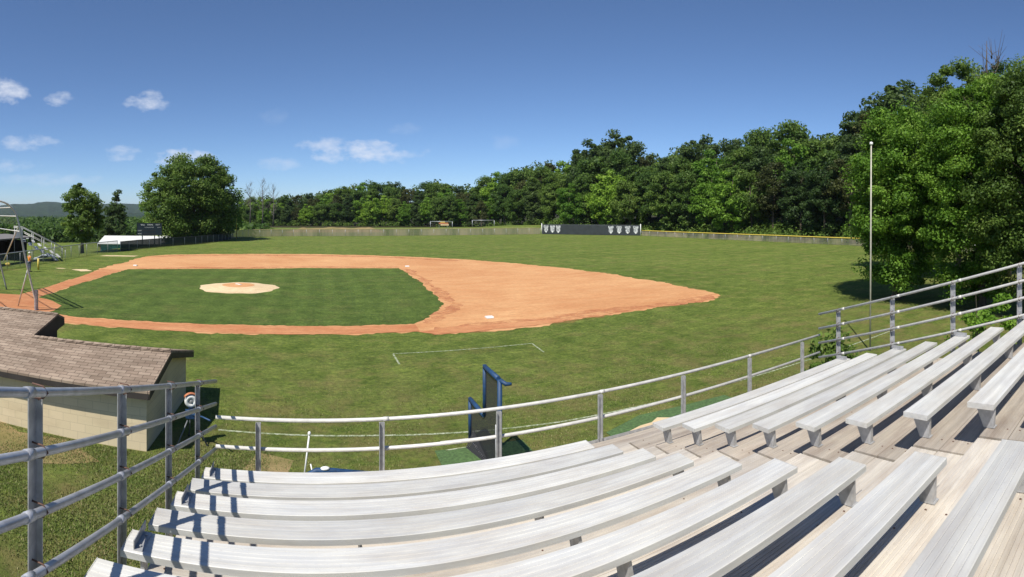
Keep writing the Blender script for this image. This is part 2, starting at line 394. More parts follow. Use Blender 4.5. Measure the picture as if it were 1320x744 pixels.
for (x, y, lab) in ((8.95,26.55,'white first base bag on the clay nearest the bleachers'), (9.3,53.6,'white second base bag on the clay behind the infield grass'), (-18.2,52.2,'white third base bag on the clay at the far left corner')):
    mb = MB().prism([(-.19,0),(.19,0),(.19,.05),(.15,.085),(-.15,.085),(-.19,.05)], -.19, .19)
    o = mb.build('base_bag', M['white'], loc=(x,y,.02)); tag(o, lab, 'base', 'bases of the diamond')
sheet('home_dirt', [(-18.5+4.3*math.cos(a), 26.5+4.0*math.sin(a)) for a in np.radians(np.arange(0,360,12))], .0195, M['dirt_red'], .15, 12)
sheet('bullpen_strip', [(-26.6,62.4),(-22.2,63.2),(-22.0,64.6),(-26.2,63.8)], .006, M['sand'], .1, 13)
sheet('scuffed_dirt', [(-21.2,45.4),(-20.4,46.2),(-21.6,47.4),(-22.7,46.6)], .007, M['sand'], .15, 14)
sheet('scuffed_dirt', [(-24.2,46.6),(-23.6,47),(-24.2,47.5),(-24.9,47)], .007, M['sand'], .15, 15)
sheet('worn_ground', [(-9.5,10.6),(-6,10.2),(-4.6,11.0),(-5.2,11.6),(-9,11.7)], .006, M['worn'], .3, 16)
sheet('worn_ground', [(-1.6,11.2),(-.7,11.1),(-.5,11.9),(-1.3,12.3)], .006, M['worn'], .2, 17)
def line(pts, w, z=.008):
    mb = MB()
    for (a, b) in zip(pts[:-1], pts[1:]):
        d = Vector((b[0]-a[0], b[1]-a[1])).normalized()*w/2; n = Vector((-d.y, d.x))
        mb.add([(a[0]-n.x,a[1]-n.y,z),(b[0]-n.x,b[1]-n.y,z),(b[0]+n.x,b[1]+n.y,z),(a[0]+n.x,a[1]+n.y,z)], [(0,1,2,3)])
    return structure(mb.build('chalk_line', M['chalk']))
line([(-2.45,13.42),(1.6,13.2),(6.2,12.7),(10.4,12.5),(16.2,12.15),(22,11.9)], .085)
line([(3.04,20.75),(8.9,20.8)], .07); line([(3.04,20.7),(3.06,19.25)], .07, .0085); line([(8.9,20.75),(8.78,19.3)], .07, .0085)
for nm, pts, lab in (('turf_mat', [(2.7,8.2),(4.9,8.2),(4.9,12.05),(2.75,12.1)], 'green turf mat under the blue padded L shaped screen'),
                ('turf_mat', [(6.95,9.2),(11.2,9.0),(11.2,11.7),(8.3,12.0),(6.95,11.5)], 'green turf mat on the grass below the gap in the front row')):
    mb = MB(); n = len(pts); mb.prism(pts, 0, .02, 'z'); o = mb.build(nm, M['turf'], loc=(0,0,.004)); tag(o, lab, 'mat', 'green turf mats by the bleachers')
sheet('sand_patch', [(7.3,10.6),(8.5,10.4),(9.3,11.0),(8.6,11.5),(7.6,11.2)], .03, M['sand'], .12, 21, .3)
line([(3.0,12.05),(3.62,12.1)], .05, .029); line([(3.8,11.7),(4.3,11.75)], .05, .029)

# ---------------------------------------------------------------- bleachers
RUN, RISE, W = .61, .176, .232
N1, H1 = 5.608, 2.838
UL, UA, UB, UR = -1.2, 3.231, 4.271, 8.70
NROW = 11
stand = thing('bleachers', (0,6.5,0), 0, 'large aluminium bleachers with bench rows, centre aisle and pipe railings in the foreground', 'bleachers')
OFF = Vector((0,-6.5,0))
def part(mb, name, m, parent=stand):
    o = mb.build(name, m, parent); o.location = OFF if parent is stand else (0,0,0); return o
def plank(mb, x0, x1, y0, y1, ztop, th=.045, ribs=6):
    prof = [(y0, ztop-th), (y1, ztop-th), (y1, ztop-.004)]
    for k in range(ribs, 0, -1):
        w = (y1-y0)/ribs; a = y0+w*k; b = y0+w*(k-1)
        prof += [(a-.003, ztop), (b+.005, ztop), (b+.004, ztop-.0025), (b+.001, ztop-.0025)] if k > 1 else [(a-.003, ztop), (b+.004, ztop)]
    prof += [(y0, ztop-.004)]
    return mb.prism(prof, x0, x1)
seg = ((UL, UA), (UB, UR))
for k in range(1, NROW+1):
    n = N1-(k-1)*RUN; z = EYE-(H1-(k-1)*RISE)
    for si, (a, b) in enumerate(seg):
        rr = random.Random(k*7+si)
        e0 = rr.uniform(-.012,.012); e1 = rr.uniform(-.012,.012)
        mb = MB(); plank(mb, a+e0, b+e1, n, n+W, z)
        o = part(mb, 'seat_plank', M['seat'])
        for e, s in ((a+e0, -1), (b+e1, 1)):
            part(MB().box(min(e+s*.001, e+s*.006), max(e+s*.001, e+s*.006), n-.001, n+W+.001, z-.046, z+.001), 'end_cap', M['seat'], o)
        for u in ([a+.12+j*(b-a-.24)/3 for j in range(4)]):
            mb = MB(); zb = z-.252
            mb.add([(u,n+.02,z-.046),(u,n+.215,z-.046),(u,n+.13,zb),(u,n+.045,zb),
                    (u+.006,n+.02,z-.046),(u+.006,n+.215,z-.046),(u+.006,n+.13,zb),(u+.006,n+.045,zb)],
                   [(0,1,2,3),(7,6,5,4),(0,4,5,1),(1,5,6,2),(2,6,7,3),(3,7,4,0)])
            mb.add([(u+.006,n+.020,z-.046),(u+.012,n+.020,z-.046),(u+.062,n+.045,zb),(u+.006,n+.045,zb),
                    (u+.006,n+.026,z-.046),(u+.012,n+.026,z-.046),(u+.062,n+.051,zb),(u+.006,n+.051,zb)],
                   [(0,1,2,3),(7,6,5,4),(0,4,5,1),(1,5,6,2),(2,6,7,3)])
            mb.box(u-.002,u+.07,n+.03,n+.10,zb,zb+.006)
            mb.tube([(u+.04,n+.068,zb+.006),(u+.04,n+.068,zb+.016)], .009, 6)
            part(mb, 'seat_bracket', M['galv'])
    zf = z-.43
    for si, (a, b) in enumerate(((UL+.03, UB-.06), (UB-.05, UR-.02))):
        for j, (y0, y1) in enumerate(((n+.235, n+.475), (n+.483, n+.723))):
            rr = random.Random(k*13+si*3+j)
            mb = MB(); plank(mb, a+rr.uniform(-.02,.02)*(si == 0), b+rr.uniform(-.015,.0)-(0 if si else .02), y0, y1, zf-.002*j, .05, 8)
            f0 = len(mb.f)
            for i in range(8):
                u = UL+.13+i*(UR-UL-.3)/7
                if a+.05 < u < b-.05:
                    for yy in (y0+.05, y1-.05): mb.tube([(u,yy,zf-.002*j-.002),(u,yy,zf-.002*j+.003)], .008, 6)
            mb.mi[(f0, len(mb.f))] = M['bolt']
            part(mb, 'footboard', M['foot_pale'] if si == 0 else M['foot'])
zf = EYE-(H1+.43)
part(plank(MB(), UL+.03, UR-.02, 6.34, 6.575, zf-.004, .05, 8), 'footboard', M['foot'])
part(MB().box(UL+.03, UR-.02, 6.58, 6.588, zf-.14, zf+.035), 'kick_plate', M['galv'])
# supporting frame
def zfoot(nv): return EYE-(H1+.43)+(N1+.73-nv)/RUN*RISE
for i in range(8):
    u = UL+.13+i*(UR-UL-.3)/7
    top = [(6.6, zf-.056)]; nb = -1.0
    for k in range(1, NROW+1):
        n = N1-(k-1)*RUN; z = EYE-(H1-(k-1)*RISE)-.43-.056
        top += [(n+.724, z), (n+.12, z)]
    bottom = [(nb+.2, zfoot(nb)-.42), (6.6, zf-.22)]
    mb = MB().prism(top+bottom, u-.02, u+.02); part(mb, 'stringer', M['frame'])
    for n in (6.3, 4.1, 1.9, -.3):
        part(MB().box(u-.03,u+.03,n-.03,n+.03,0,zfoot(n)-.24), 'support_column', M['frame'])
for n in (6.3, 1.9):
    for i in range(0, 7, 2):
        u = UL+.13+i*(UR-UL-.3)/7; v = UL+.13+(i+1)*(UR-UL-.3)/7; zt = zfoot(n)-.4
        part(MB().tube([(u,n+.04,.2),(v,n+.04,zt)], .016, 6).tube([(v,n-.04,.2),(u,n-.04,zt)], .016, 6), 'cross_brace', M['frame'])
# railings
SL = RISE/RUN
def collars(mb, pts, r=.0275):
    for p, d in pts:
        p = Vector(p); d = Vector(d).normalized(); mb.tube([p-d*.035, p+d*.035], r, 12)
def side_rail(u, ntip, posts, m, sgn, colm):
    for i in range(4):
        z0 = EYE-1.945-.293*i
        f = lambda n: z0+(5.97-n)*SL
        pts = [(u, ntip, f(ntip)), (u, 2.0, f(2.0)), (u, -1.1, f(-1.1))]
        mb = MB().tube(pts, .0235, 14)
        collars(mb, [((u,n-.14,f(n-.14)), (0,-1,SL)) for n in posts])
        part(mb, 'handrail', m)
    for n in posts:
        zt = EYE-1.945+(5.97-n)*SL-.02; zb = zfoot(n)-.32
        y0, y1 = n-.035, n+.045
        def xb(p, q, *r): mb.box(min(u+sgn*p, u+sgn*q), max(u+sgn*p, u+sgn*q), *r)
        mb = MB(); xb(.062, .068, y0, y1, zb, zt); xb(.026, .062, y1-.006, y1, zb, zt)
        f0 = len(mb.f)
        for i in range(4):
            zz = zt+.02-.293*i
            mb.tube([(u+sgn*.044,y1-.012,zz-.05),(u+sgn*.044,y1+.004,zz-.05)], .008, 6)
            mb.tube([(u+sgn*.062,n,zz+.035),(u,n,zz+.03),(u-sgn*.027,n,zz),(u,n,zz-.03),(u+sgn*.062,n,zz-.035)], .005, 5)
        mb.mi[(f0, len(mb.f))] = M['bolt']
        part(mb, 'railing_post', M['galv'])
posts_n = [5.97-1.22*i for i in range(6)]
side_rail(-1.285, 6.84, posts_n, M['pipe_shade'], -1, M['bolt'])
side_rail(8.80, 6.42, posts_n, M['pipe'], 1, M['bolt'])
for hgt in (2.577, 2.942):
    z = EYE-hgt; mb = MB().tube([(-1.24,6.62,z),(3.2,6.62,z),(9.1,6.62,z)], .0235, 14)
    collars(mb, [((u+.06,6.62,z),(1,0,0)) for u in (.824,3.87,6.92)]); part(mb, 'handrail', M['pipe'])
for i in range(7):
    u = -.70+1.524*i; zt = EYE-2.60
    mb = MB().box(u-.032,u+.032,6.588,6.594,zf-.6,zt).box(u-.032,u-.027,6.55,6.588,zf+.04,zt).box(u+.027,u+.032,6.55,6.588,zf+.04,zt)
    part(mb, 'railing_post', M['galv'])
for k in (1, 3, 5, 7, 9):
    n = N1-(k-1)*RUN; z = EYE-(H1-(k-1)*RISE)
    for u, s in ((UL,1),(UR,-1)):
        a, b = sorted((u+s*.075, u+s*.135)); c_, d_ = sorted((u+s*.075, u+s*.081))
        mb = MB().box(a,b,n+.02,n+.225,z+.001,z+.007).box(c_,d_,n+.02,n+.26,z+.007,z+.062)
        for yy in (n+.06, n+.185): mb.tube([(u+s*.108,yy,z+.007),(u+s*.108,yy,z+.017)], .01, 6)
        part(mb, 'end_bracket', M['galv'])

# ---------------------------------------------------------------- dugout on the left
dug = thing('dugout', (-9,13.8,0), 0, 'cream block dugout with brown shingle roof beside the bleachers', 'dugout')
def dpart(mb, name, m, parent=dug):
    o = mb.build(name, m, parent); o.location = (9,-13.8,0) if parent is dug else (0,0,0); return o
def zr(y): return 1.5+.232*(y-11.5)
RX, XG = -3.67, -7.83
dpart(MB().box(-22,-3.84,11.8,11.98,-.1,1.44), 'back_wall', M['wall'])
mb = MB().prism([(11.98,-.1),(15.62,-.1),(15.62,1.30),(13.45,1.80),(11.98,1.44)], -4.0, -3.84); dpart(mb, 'end_wall', M['wall'])
dpart(MB().box(-22,-4.0,15.4,15.62,-.1,.55), 'front_rail_wall', M['wall'])
T_ = .06
def slab(mb, x0, x1, ya, za, yb, zb, th=T_): return mb.prism([(ya,za-th),(yb,zb-th),(yb,zb),(ya,za)], x0, x1)
yr, yr2 = 13.45, 15.05
roof = dpart(slab(slab(MB(), -22, RX, 11.5, zr(11.5), yr, zr(yr)), -22, XG, yr+.0005, zr(yr), yr2, zr(yr2)), 'roof_slope', M['shingle'])
mb = MB(); slab(mb, XG+.003, RX, yr+.0005, zr(yr), 15.95, 1.33); slab(mb, -22, XG, yr2+.0005, zr(yr2), 15.5, 2.14); dpart(mb, 'roof_slope', M['shingle'])
for x0, x1, yy in ((XG, RX, yr), (-22, XG, yr2)):
    mb = MB()
    x = x0+.02; i = 0
    while x < x1-.05:
        w = min(.262, x1-x); q = .016+.010*((i*7)%3)/2
        mb.add([(x,yy-.14,zr(yy-.14)+q),(x+w+.015,yy-.14,zr(yy-.14)+q-.01),(x+w+.015,yy,zr(yy)+q+.012),(x,yy,zr(yy)+q+.02),(x+w+.015,yy+.14,zr(yy)-.035+q),(x,yy+.14,zr(yy)-.03+q)], [(0,1,2,3),(3,2,4,5),(1,0,3,5,4,2)])
        x += .275; i += 1
    dpart(mb, 'ridge_cap', M['shingle'])
mb = MB()
mb.prism([(11.5,zr(11.5)-T_-.001),(yr,zr(yr)-T_-.001),(yr,zr(yr)-.21),(11.52,zr(11.5)-.20)], RX-.03, RX-.002)
mb.prism([(yr+.001,zr(yr)-T_-.001),(15.95,1.33-T_-.001),(15.95,1.12),(yr+.001,zr(yr)-.21)], RX-.03, RX-.002)
mb.box(-22, RX-.031, 11.505, 11.53, zr(11.5)-.20, zr(11.5)-T_-.001)
mb.box(-22, RX-.031, 15.92, 15.945, 1.12, 1.33-T_-.001)
mb.prism([(yr+.02,zr(yr)+.002),(yr2,zr(yr2)-T_-.001),(15.5,2.14-T_-.001),(15.52,1.90),(15.15,1.85),(15.0,1.8),(15.0,1.55)], XG-.04, XG-.003)  # gable end: its shade is put into the near-black trim colour
mb.box(-22, XG-.041, 15.47, 15.495, 1.9, 2.14-T_-.001)
dpart(mb, 'fascia', M['trim'])
for x_ in (-3.98,-8): dpart(MB().box(x_,x_+.08,15.72,15.8,.0,1.12), 'roof_post', M['trim'])

# ---------------------------------------------------------------- pitching machine beside the dugout
pm = thing('pitching_machine', (-2.95,12.5,0), math.radians(20), 'pitching machine with pale round wheel and blue body on tripod beside the dugout', 'pitching machine')
mb = MB()
def ringmesh(mb, c, R, r, n=28, m_=12, ax='y'):
    vs = []; fs = []
    for i in range(n):
        a = 2*math.pi*i/n
        for j in range(m_):
            b = 2*math.pi*j/m_; rad = R+r*math.cos(b); h = r*math.sin(b)
            p = (rad*math.cos(a), h, rad*math.sin(a)) if ax == 'y' else (h, rad*math.cos(a), rad*math.sin(a))
            vs.append((c[0]+p[0], c[1]+p[1], c[2]+p[2]))
    for i in range(n):
        for j in range(m_): fs.append((i*m_+j, i*m_+(j+1)%m_, ((i+1)%n)*m_+(j+1)%m_, ((i+1)%n)*m_+j))
    return mb.add(vs, fs, True)
ringmesh(mb, (0,0,1.02), .105, .052); mb.build('wheel', M['white'], pm)
mb = MB().tube([(0,-.035,1.02),(0,.035,1.02)], .072, 18); mb.tube([(0,-.06,1.02),(0,.06,1.02)], .02, 8); mb.build('wheel_hub', M['galv'], pm)
orange = plain('orange guard', (.45,.16,.07), .5); ringm = MB()
for s_ in (-.07,.07):
    pts = [(.185*math.cos(a), s_*.6, 1.02+.185*math.sin(a)) for a in np.radians(np.arange(30,151,10))]
    ringm.tube(pts, .012, 6)
ringm.add([(.19*math.cos(a), y, 1.02+.19*math.sin(a)) for a in np.radians(np.arange(40,141,10)) for y in (-.05,.05)], [(2*i,2*i+1,2*i+3,2*i+2) for i in range(10)])
ringm.build('wheel_guard', orange, pm)
mb = MB().box(-.13,.13,-.10,.08,.64,.80).box(-.05,.05,-.03,.03,.80,1.0).box(-.08,.08,-.19,-.10,.66,.78); mb.build('motor_body', M['navy'], pm)
for a in (90, 210, 330):
    ca, sa = math.cos(math.radians(a)), math.sin(math.radians(a))
    l = MB().tube([(.05*ca,.05*sa,.66),(.42*ca,.42*sa,.02)], .018, 8).build('leg', M['frame'], pm)
    MB().ball((.42*ca,.42*sa,.022), .024, 8, 6).build('rubber_foot', M['black'], l)
mb = MB().tube([(-.02,-.1,.74),(.2,-.5,.82),(.34,-.86,.86)], .02, 8); mb.build('ball_chute', M['navy'], pm)

# ---------------------------------------------------------------- L screen
ls = thing('batting_screen', (3.72,10.36,0), 0, 'upright blue padded L shaped screen with black net beyond the front rail', 'pitching screen')
def lp(mb, name, m, parent=ls): return mb.build(name, m, parent)
Hs, Ws = 2.1, 2.13
lp(MB().tube([(0,0,.04),(0,0,Hs)], .052, 12), 'side_pad', M['navy'])
lp(MB().tube([(-.085,-.02,.04),(-.085,-.02,Hs-.9)], .02, 10), 'frame_pole', M['galv'])
lp(MB().tube([(0,.08,Hs),(0,.98,Hs)], .054, 12), 'top_pad', M['navy'])
lp(MB().tube([(0,1.0,Hs+.04),(0,1.0,1.02)], .045, 12), 'inner_pad', M['navy'])
lp(MB().tube([(0,1.05,1.0),(0,Ws,1.0)], .054, 12), 'low_top_pad', M['navy'])
lp(MB().tube([(0,Ws,1.03),(0,Ws,.04)], .048, 12), 'side_pad', M['navy'])
lp(MB().tube([(0,-.1,.04),(0,Ws+.1,.04)], .025, 8), 'base_bar', M['pipe'])
for y in (0, Ws): lp(MB().tube([(-.75,y,.03),(.75,y,.03)], .024, 8), 'foot_bar', M['pipe'])
lp(MB().tube([(0,-.02,Hs+.0),(.1,-.10,Hs-.07),(.2,-.16,Hs-.06)], [.045,.045,.03], 10), 'loose_pad', M['navy'])
net = MB()
net.add([(.01,.03,.06),(.01,Ws,.06),(.01,Ws,1.0),(.01,1.0,1.0),(.01,1.0,Hs),(.01,.03,Hs)], [(0,1,2,3,4,5)])
net.add([(.10,.1,.0),(-.28,.2,.01),(-.24,1.7,.01),(.02,1.9,.35)], [(0,1,2,3)])
lp(net, 'netting', M['net'])

# lying frame and white pole in front of the stand
lf = thing('folded_screen', (.02,10.72,-.10), math.radians(4), 'tipped blue padded frame with dark netting just below the front bench', 'practice screen')
MB().tube([(-.18,0,.40),(0,0,.47),(.35,.02,.44),(1.6,.1,.22)], [.04,.06,.06,.05], 10).build('top_pad', M['navy'], lf)
MB().tube([(-.15,0,.42),(-.25,-.5,.03)], .04, 8).build('side_pad', M['black'], lf)
MB().tube([(1.6,.1,.22),(1.7,-.5,.03)], .04, 8).build('side_pad', M['navy'], lf)
MB().add([(-.15,.03,.44),(1.6,.1,.22),(1.7,-.5,.05),(-.25,-.5,.05)], [(0,1,2,3)]).build('netting', M['screen'], lf)
MB().ball((.18,.0,.51), .075, 10, 8, (1.3,.8,.5)).build('pad_cap', M['white'], lf)
wp = thing('white_pole', (-.12,10.9,0), 0, 'thin white leaning pole with round knob beside the tipped blue frame', 'pole')
MB().tube([(-.12,0,0),(0,.1,.98)], .018, 10).build('shaft', M['white'], wp)
MB().ball((.002,.1,1.0), .035, 10, 8, (1,1,1.3)).build('knob', M['white'], wp)
MB().tube([(-.12,0,.02),(.12,-.05,.02),(.03,.0,.42)], .014, 6).build('foot_loop', M['white'], wp)

# ---------------------------------------------------------------- backstop at home plate
bs = thing('backstop', (-18.5,24.5,0), 0, 'tall curved pipe backstop with chain link over home plate at the left', 'backstop')
BO = Vector((18.5,-24.5,0))
def bp(mb, name, m): o = mb.build(name, m, bs); o.location = BO; return o
hoop = [(0,0,0),(-.42,-.42,2.4),(-.66,-.66,4.0),(-.80,-.80,5.0),(-1.0,-1.0,5.7),(-1.5,-1.5,6.15),(-2.6,-2.6,6.25),(-3.8,-3.8,5.9),(-5.0,-5.0,5.0),(-5.8,-5.8,3.4),(-6.2,-6.2,0)]
def spl(P, k=5):
    out = []
    for i in range(len(P)-1):
        p0, p1, p2, p3 = [Vector(P[max(0,min(len(P)-1,j))]) for j in (i-1,i,i+1,i+2)]
        for q in range(k):
            t_ = q/k; out.append(.5*((2*p1)+(p2-p0)*t_+(2*p0-5*p1+4*p2-p3)*t_*t_+(3*p1-p0-3*p2+p3)*t_**3))
    out.append(Vector(P[-1])); return out
hs = spl(hoop)
A, B = Vector((-15.0,26.35,0)), Vector((-20.9,32.2,0))
for s_, c_ in ((A,'pipe'),(B,'galv')):
    bp(MB().tube([p+s_ for p in hs], .055, 10), 'hoop_pole', M[c_])
for i in (12, 17, 21, 25, 30, 36, 42):
    bp(MB().tube([hs[i]+A, hs[i]+B], .03, 8), 'cross_pipe', M['pipe'])
bp(MB().tube([(-16.6,26.8,0),(-15.37,25.95,2.5)], .042, 8), 'brace', M['pipe'])
bp(MB().tube([B+Vector((-.2,-.2,1.9)), A+hs[14]], .04, 8), 'brace', M['pipe'])
bp(MB().box(A.x-.14,A.x+.05,A.y-.16,A.y-.04,0,1.15), 'post_pad', M['galv'])
mb = MB(); n_ = len(hs)
mb.add([p+A for p in hs[14:]]+[p+B for p in hs[14:]], [(i,i+1,i+1+n_-14,i+n_-14) for i in range(n_-15)], True)
bp(mb, 'chain_link', M['netfar'])

# ---------------------------------------------------------------- poles
fp = thing('flagpole', (18.4,10.9,0), 0, 'tall thin pale metal pole with knob before the right hand trees', 'pole')
MB().tube([(0,0,0),(.05,0,4),(.12,.02,8.25)], [.036,.033,.028], 10).build('shaft', plain('weathered pole paint', (.42,.40,.32), .5, .1, .12), fp)
MB().ball((.12,.02,8.3), .075, 10, 8).build('knob', M['white'], fp)
lf_ = MB().tube([(0,0,0),(0,0,6.1)], .07, 8).build('foul_pole', M['yellow'], loc=(-15.9,107.5,0)); tag(lf_, 'slim yellow foul pole before the big round tree in left field', 'foul pole')

# ---------------------------------------------------------------- outfield fences
def fence(name, pts, h, m, label, cat='fence', cap=None, post=M['galv'], step=3.0, capr=.05, follow=True):
    th = thing(name, (pts[0][0],pts[0][1],0), 0, label, cat); O = Vector((-pts[0][0],-pts[0][1],0))
    pan = MB(); rail = MB(); P = []
    for a, b in zip(pts[:-1], pts[1:]):
        L = math.hypot(b[0]-a[0], b[1]-a[1]); n = max(1, round(L/step))
        for i in range(n): P.append((a[0]+(b[0]-a[0])*i/n, a[1]+(b[1]-a[1])*i/n))
    P.append(pts[-1]); P = [(x, y, float(ground_z(x, y))) for x, y in P]
    for a, b in zip(P[:-1], P[1:]):
        pan.add([(a[0],a[1],a[2]+.03),(b[0],b[1],b[2]+.03),(b[0],b[1],b[2]+h-.03),(a[0],a[1],a[2]+h-.03)], [(0,1,2,3)])
    rail.tube([(p[0],p[1],p[2]+h) for p in P], capr, 8)
    for nm, mb_, mm in (('mesh_panel',pan,m),('top_rail',rail,cap or post)):
        o = mb_.build(nm, mm, th); o.location = O
    for i, p in enumerate(P[:100]):
        o = MB().tube([(p[0],p[1],p[2]),(p[0],p[1],p[2]+h)], .035, 6).build('fence_post', post, th); o.location = O
    return th
gcap = plain('weathered yellow cap', (.50,.42,.15), .6)
fence('outfield_fence', [(-17.5,110),(-15,120),(-5,123.5),(25,124.5),(55.2,123.5)], 1.6, M['slat'], 'long tan slatted outfield fence in front of the soccer goals', cap=plain('tan cap', (.42,.36,.18), .6))
fence('outfield_fence', [(72.4,103.6),(74.2,84),(75.6,65),(75.0,47),(72.5,34),(68,24)], 1.22, M['slat'], 'low outfield fence with yellow top cap below the wooded bank', cap=M['yellow'], capr=.09)
fence('left_fence', [(-27,71),(-26.2,76),(-24.3,82),(-20.4,90),(-18.2,100),(-17.3,109.8)], 1.35, M['screen'], 'dark screened fence curving past the scoreboard under the round tree', cap=M['black'], step=2.6)
fence('side_fence', [(-28.2,30),(-28.5,44),(-28.7,54),(-28.6,63),(-27.3,70.6)], 1.5, see_through('light chain link', (.2,.22,.22), .3), 'chain link fence on the left before the small far bleachers', step=2.4)
# black wall panel with banners
ca = Vector((55.6,123.4,0)); cb = Vector((72.2,103.8,0)); dv = (cb-ca); Lw = dv.length; rz = math.atan2(dv.y, dv.x)
be = thing('batters_eye', ca, rz, 'tall black screen panel on the outfield fence with white banners at both ends', 'windscreen')
MB().box(0,Lw,-.02,.02,.05,2.45).build('screen_panel', plain('black vinyl', (.022,.028,.03), .7, 0, .25, .8), be)
for x in (0, Lw): MB().tube([(x,-.05,0),(x,-.05,2.75)], .09, 8).build('end_post', M['white'], be)
MB().tube([(0,0,2.46),(Lw,0,2.46)], .03, 6).build('top_cable', M['frame'], be)
bt = NT('printed banner'); bt.col(bt.ramp(bt.noise(bt.pos(), 4.5, 3, .8), [(.40,(.08,.09,.10)),(.52,(.45,.46,.45)),(.64,(.60,.61,.60))])); M['banner'] = bt.set(.7)
def banner(i, x, grey):
    s_ = .66; z0 = .35
    out = [(-s_,2.2),(-s_*.55,2.28),(-s_*.3,2.18),(s_*.3,2.18),(s_*.55,2.28),(s_,2.2),(s_*.97,1.75),(s_*.78,1.7),(s_*.8,.95),(s_*.55,.7),(0,.35),(-s_*.55,.7),(-s_*.8,.95),(-s_*.78,1.7),(-s_*.97,1.75)]
    p = Matrix.Rotation(rz, 3, 'Z') @ Vector((x,-.035,0)) + ca
    labs = ['white jersey shaped banner, first from the left end of the black screen','white jersey shaped banner, second from the left end of the black screen','white jersey shaped banner, third from the left end of the black screen',
            'white jersey shaped banner next to the plain middle of the black screen, right group','white jersey shaped banner, second of the right group of four','white jersey shaped banner, third of the right group of four','greyer jersey shaped banner beside the right end post of the black screen']
    th = thing('banner', p, rz, labs[i], 'banner', 'banners on the black screen')
    MB().prism(out, -.006, .006, 'y').build('cloth', M['banner'], th)
    MB().ball((0,-.012,.62), .17, 12, 8, (1,.12,1)).build('ball_emblem', M['white'], th)
for i, x in enumerate((1.2, 2.95, 4.55)): banner(i, x, 0)
for i, x in enumerate((18.3, 20.4, 22.5, 24.5)): banner(i+3, x, 0)

# ---------------------------------------------------------------- soccer goals
def goal(x, y, rz, lab):
    th = thing('soccer_goal', (x,y,float(ground_z(x,y))), rz, lab, 'soccer goal', 'soccer goals beyond the outfield fence')
    for s_ in (-3.66, 3.66):
        MB().tube([(s_,0,0),(s_,0,2.44)], .08, 8).build('upright', M['pipe_shade'], th)
        MB().tube([(s_,0,2.44),(s_,.9,2.4),(s_,2.2,.05)], .06, 8).build('rear_stay', M['pipe_shade'], th)
    MB().tube([(-3.66,0,2.44),(3.66,0,2.44)], .08, 8).build('crossbar', M['pipe_shade'], th)
    MB().add([(-3.66,0,2.4),(3.66,0,2.4),(3.66,.9,2.36),(-3.66,.9,2.36),(3.66,2.2,.05),(-3.66,2.2,.05)], [(0,1,2,3),(3,2,4,5)]).build('goal_net', M['netfar'], th)
goal(41.8,174,math.radians(-13),'white soccer goal with yellow board behind it, left of the pair')
goal(55.2,170,math.radians(-17),'white soccer goal nearer the black screen, right of the pair')
yb = thing('notice_board', (43.4,177.5,0), math.radians(-13), 'yellow and orange board standing behind the left soccer goal', 'board')
MB().box(-1.6,1.6,-.05,.05,1.5,2.0).build('orange_panel', orange, yb); MB().box(-1.1,.5,-.05,.05,2.003,2.5).build('yellow_panel', M['yellow'], yb)
MB().box(-1.0,1.8,-.06,.04,1.0,1.49).build('pale_panel', M['sand'], yb)
for s_ in (-1.5,1.5): MB().box(s_-.06,s_+.06,.06,.16,0,2.0).build('post', M['frame'], yb)
# dirt heap behind the fence
mb = MB(); vs = []; fs = []; nn = 40
for j, (w, z) in enumerate(((3.2,0),(2.2,.8),(1.0,1.25),(.2,1.4))):
    for i in range(nn+1):
        e = min(1, 6*min(i, nn-i)/nn); xx = -14+28*i/nn
        for s_ in ((-1,) ): vs.append((xx, s_*w, z*e*(.86+.10*math.sin(i*.42)+.05*math.sin(i*1.1+1))))
for j in range(3):
    for i in range(nn): fs.append((j*(nn+1)+i, j*(nn+1)+i+1, (j+1)*(nn+1)+i+1, (j+1)*(nn+1)+i))
top = 3*(nn+1); vs2 = [(x, -y+.4, z) for x, y, z in vs]; nv = len(vs)
fs2 = [tuple(q+nv for q in f[::-1]) for f in fs]; fs3 = [(top+i, top+i+1, nv+top+i+1, nv+top+i) for i in range(nn)]
mb.add(vs+vs2, fs+fs2+fs3, True); o = mb.build('dirt_bank', M['worn'], loc=(6,150,0)); structure(o)

# ---------------------------------------------------------------- scoreboard
def at(px, d, z=0):
    a = (px-660)/PXR+YAW; return Vector((d*math.sin(a), d*math.cos(a), z))
p = at(192.5, 96); gz_ = float(ground_z(p.x, p.y)); rz = -math.atan2(p.x, p.y)
sb = thing('scoreboard', (p.x,p.y,gz_), rz, 'dark scoreboard on posts before the white roofed building', 'scoreboard')
z1, z0 = 3.6-gz_, 1.45-gz_
MB().box(-2.2,2.2,-.12,.12,z0,z1).build('board', plain('scoreboard green', (.008,.018,.026), .5, 0, .2), sb)
mb = MB().box(-2.24,2.24,-.14,-.121,z1-.03,z1+.02).box(-2.24,2.24,-.14,-.121,z0-.02,z0+.03).box(-2.24,-2.2,-.14,-.121,z0+.031,z1-.031).box(2.2,2.24,-.14,-.121,z0+.031,z1-.031)
mb.build('board_frame', M['black'], sb)
for x in (-1.25, .95, 1.75): MB().box(x-.09,x+.09,.13,.30,-1.5,z0+.8).build('post', M['frame'], sb)
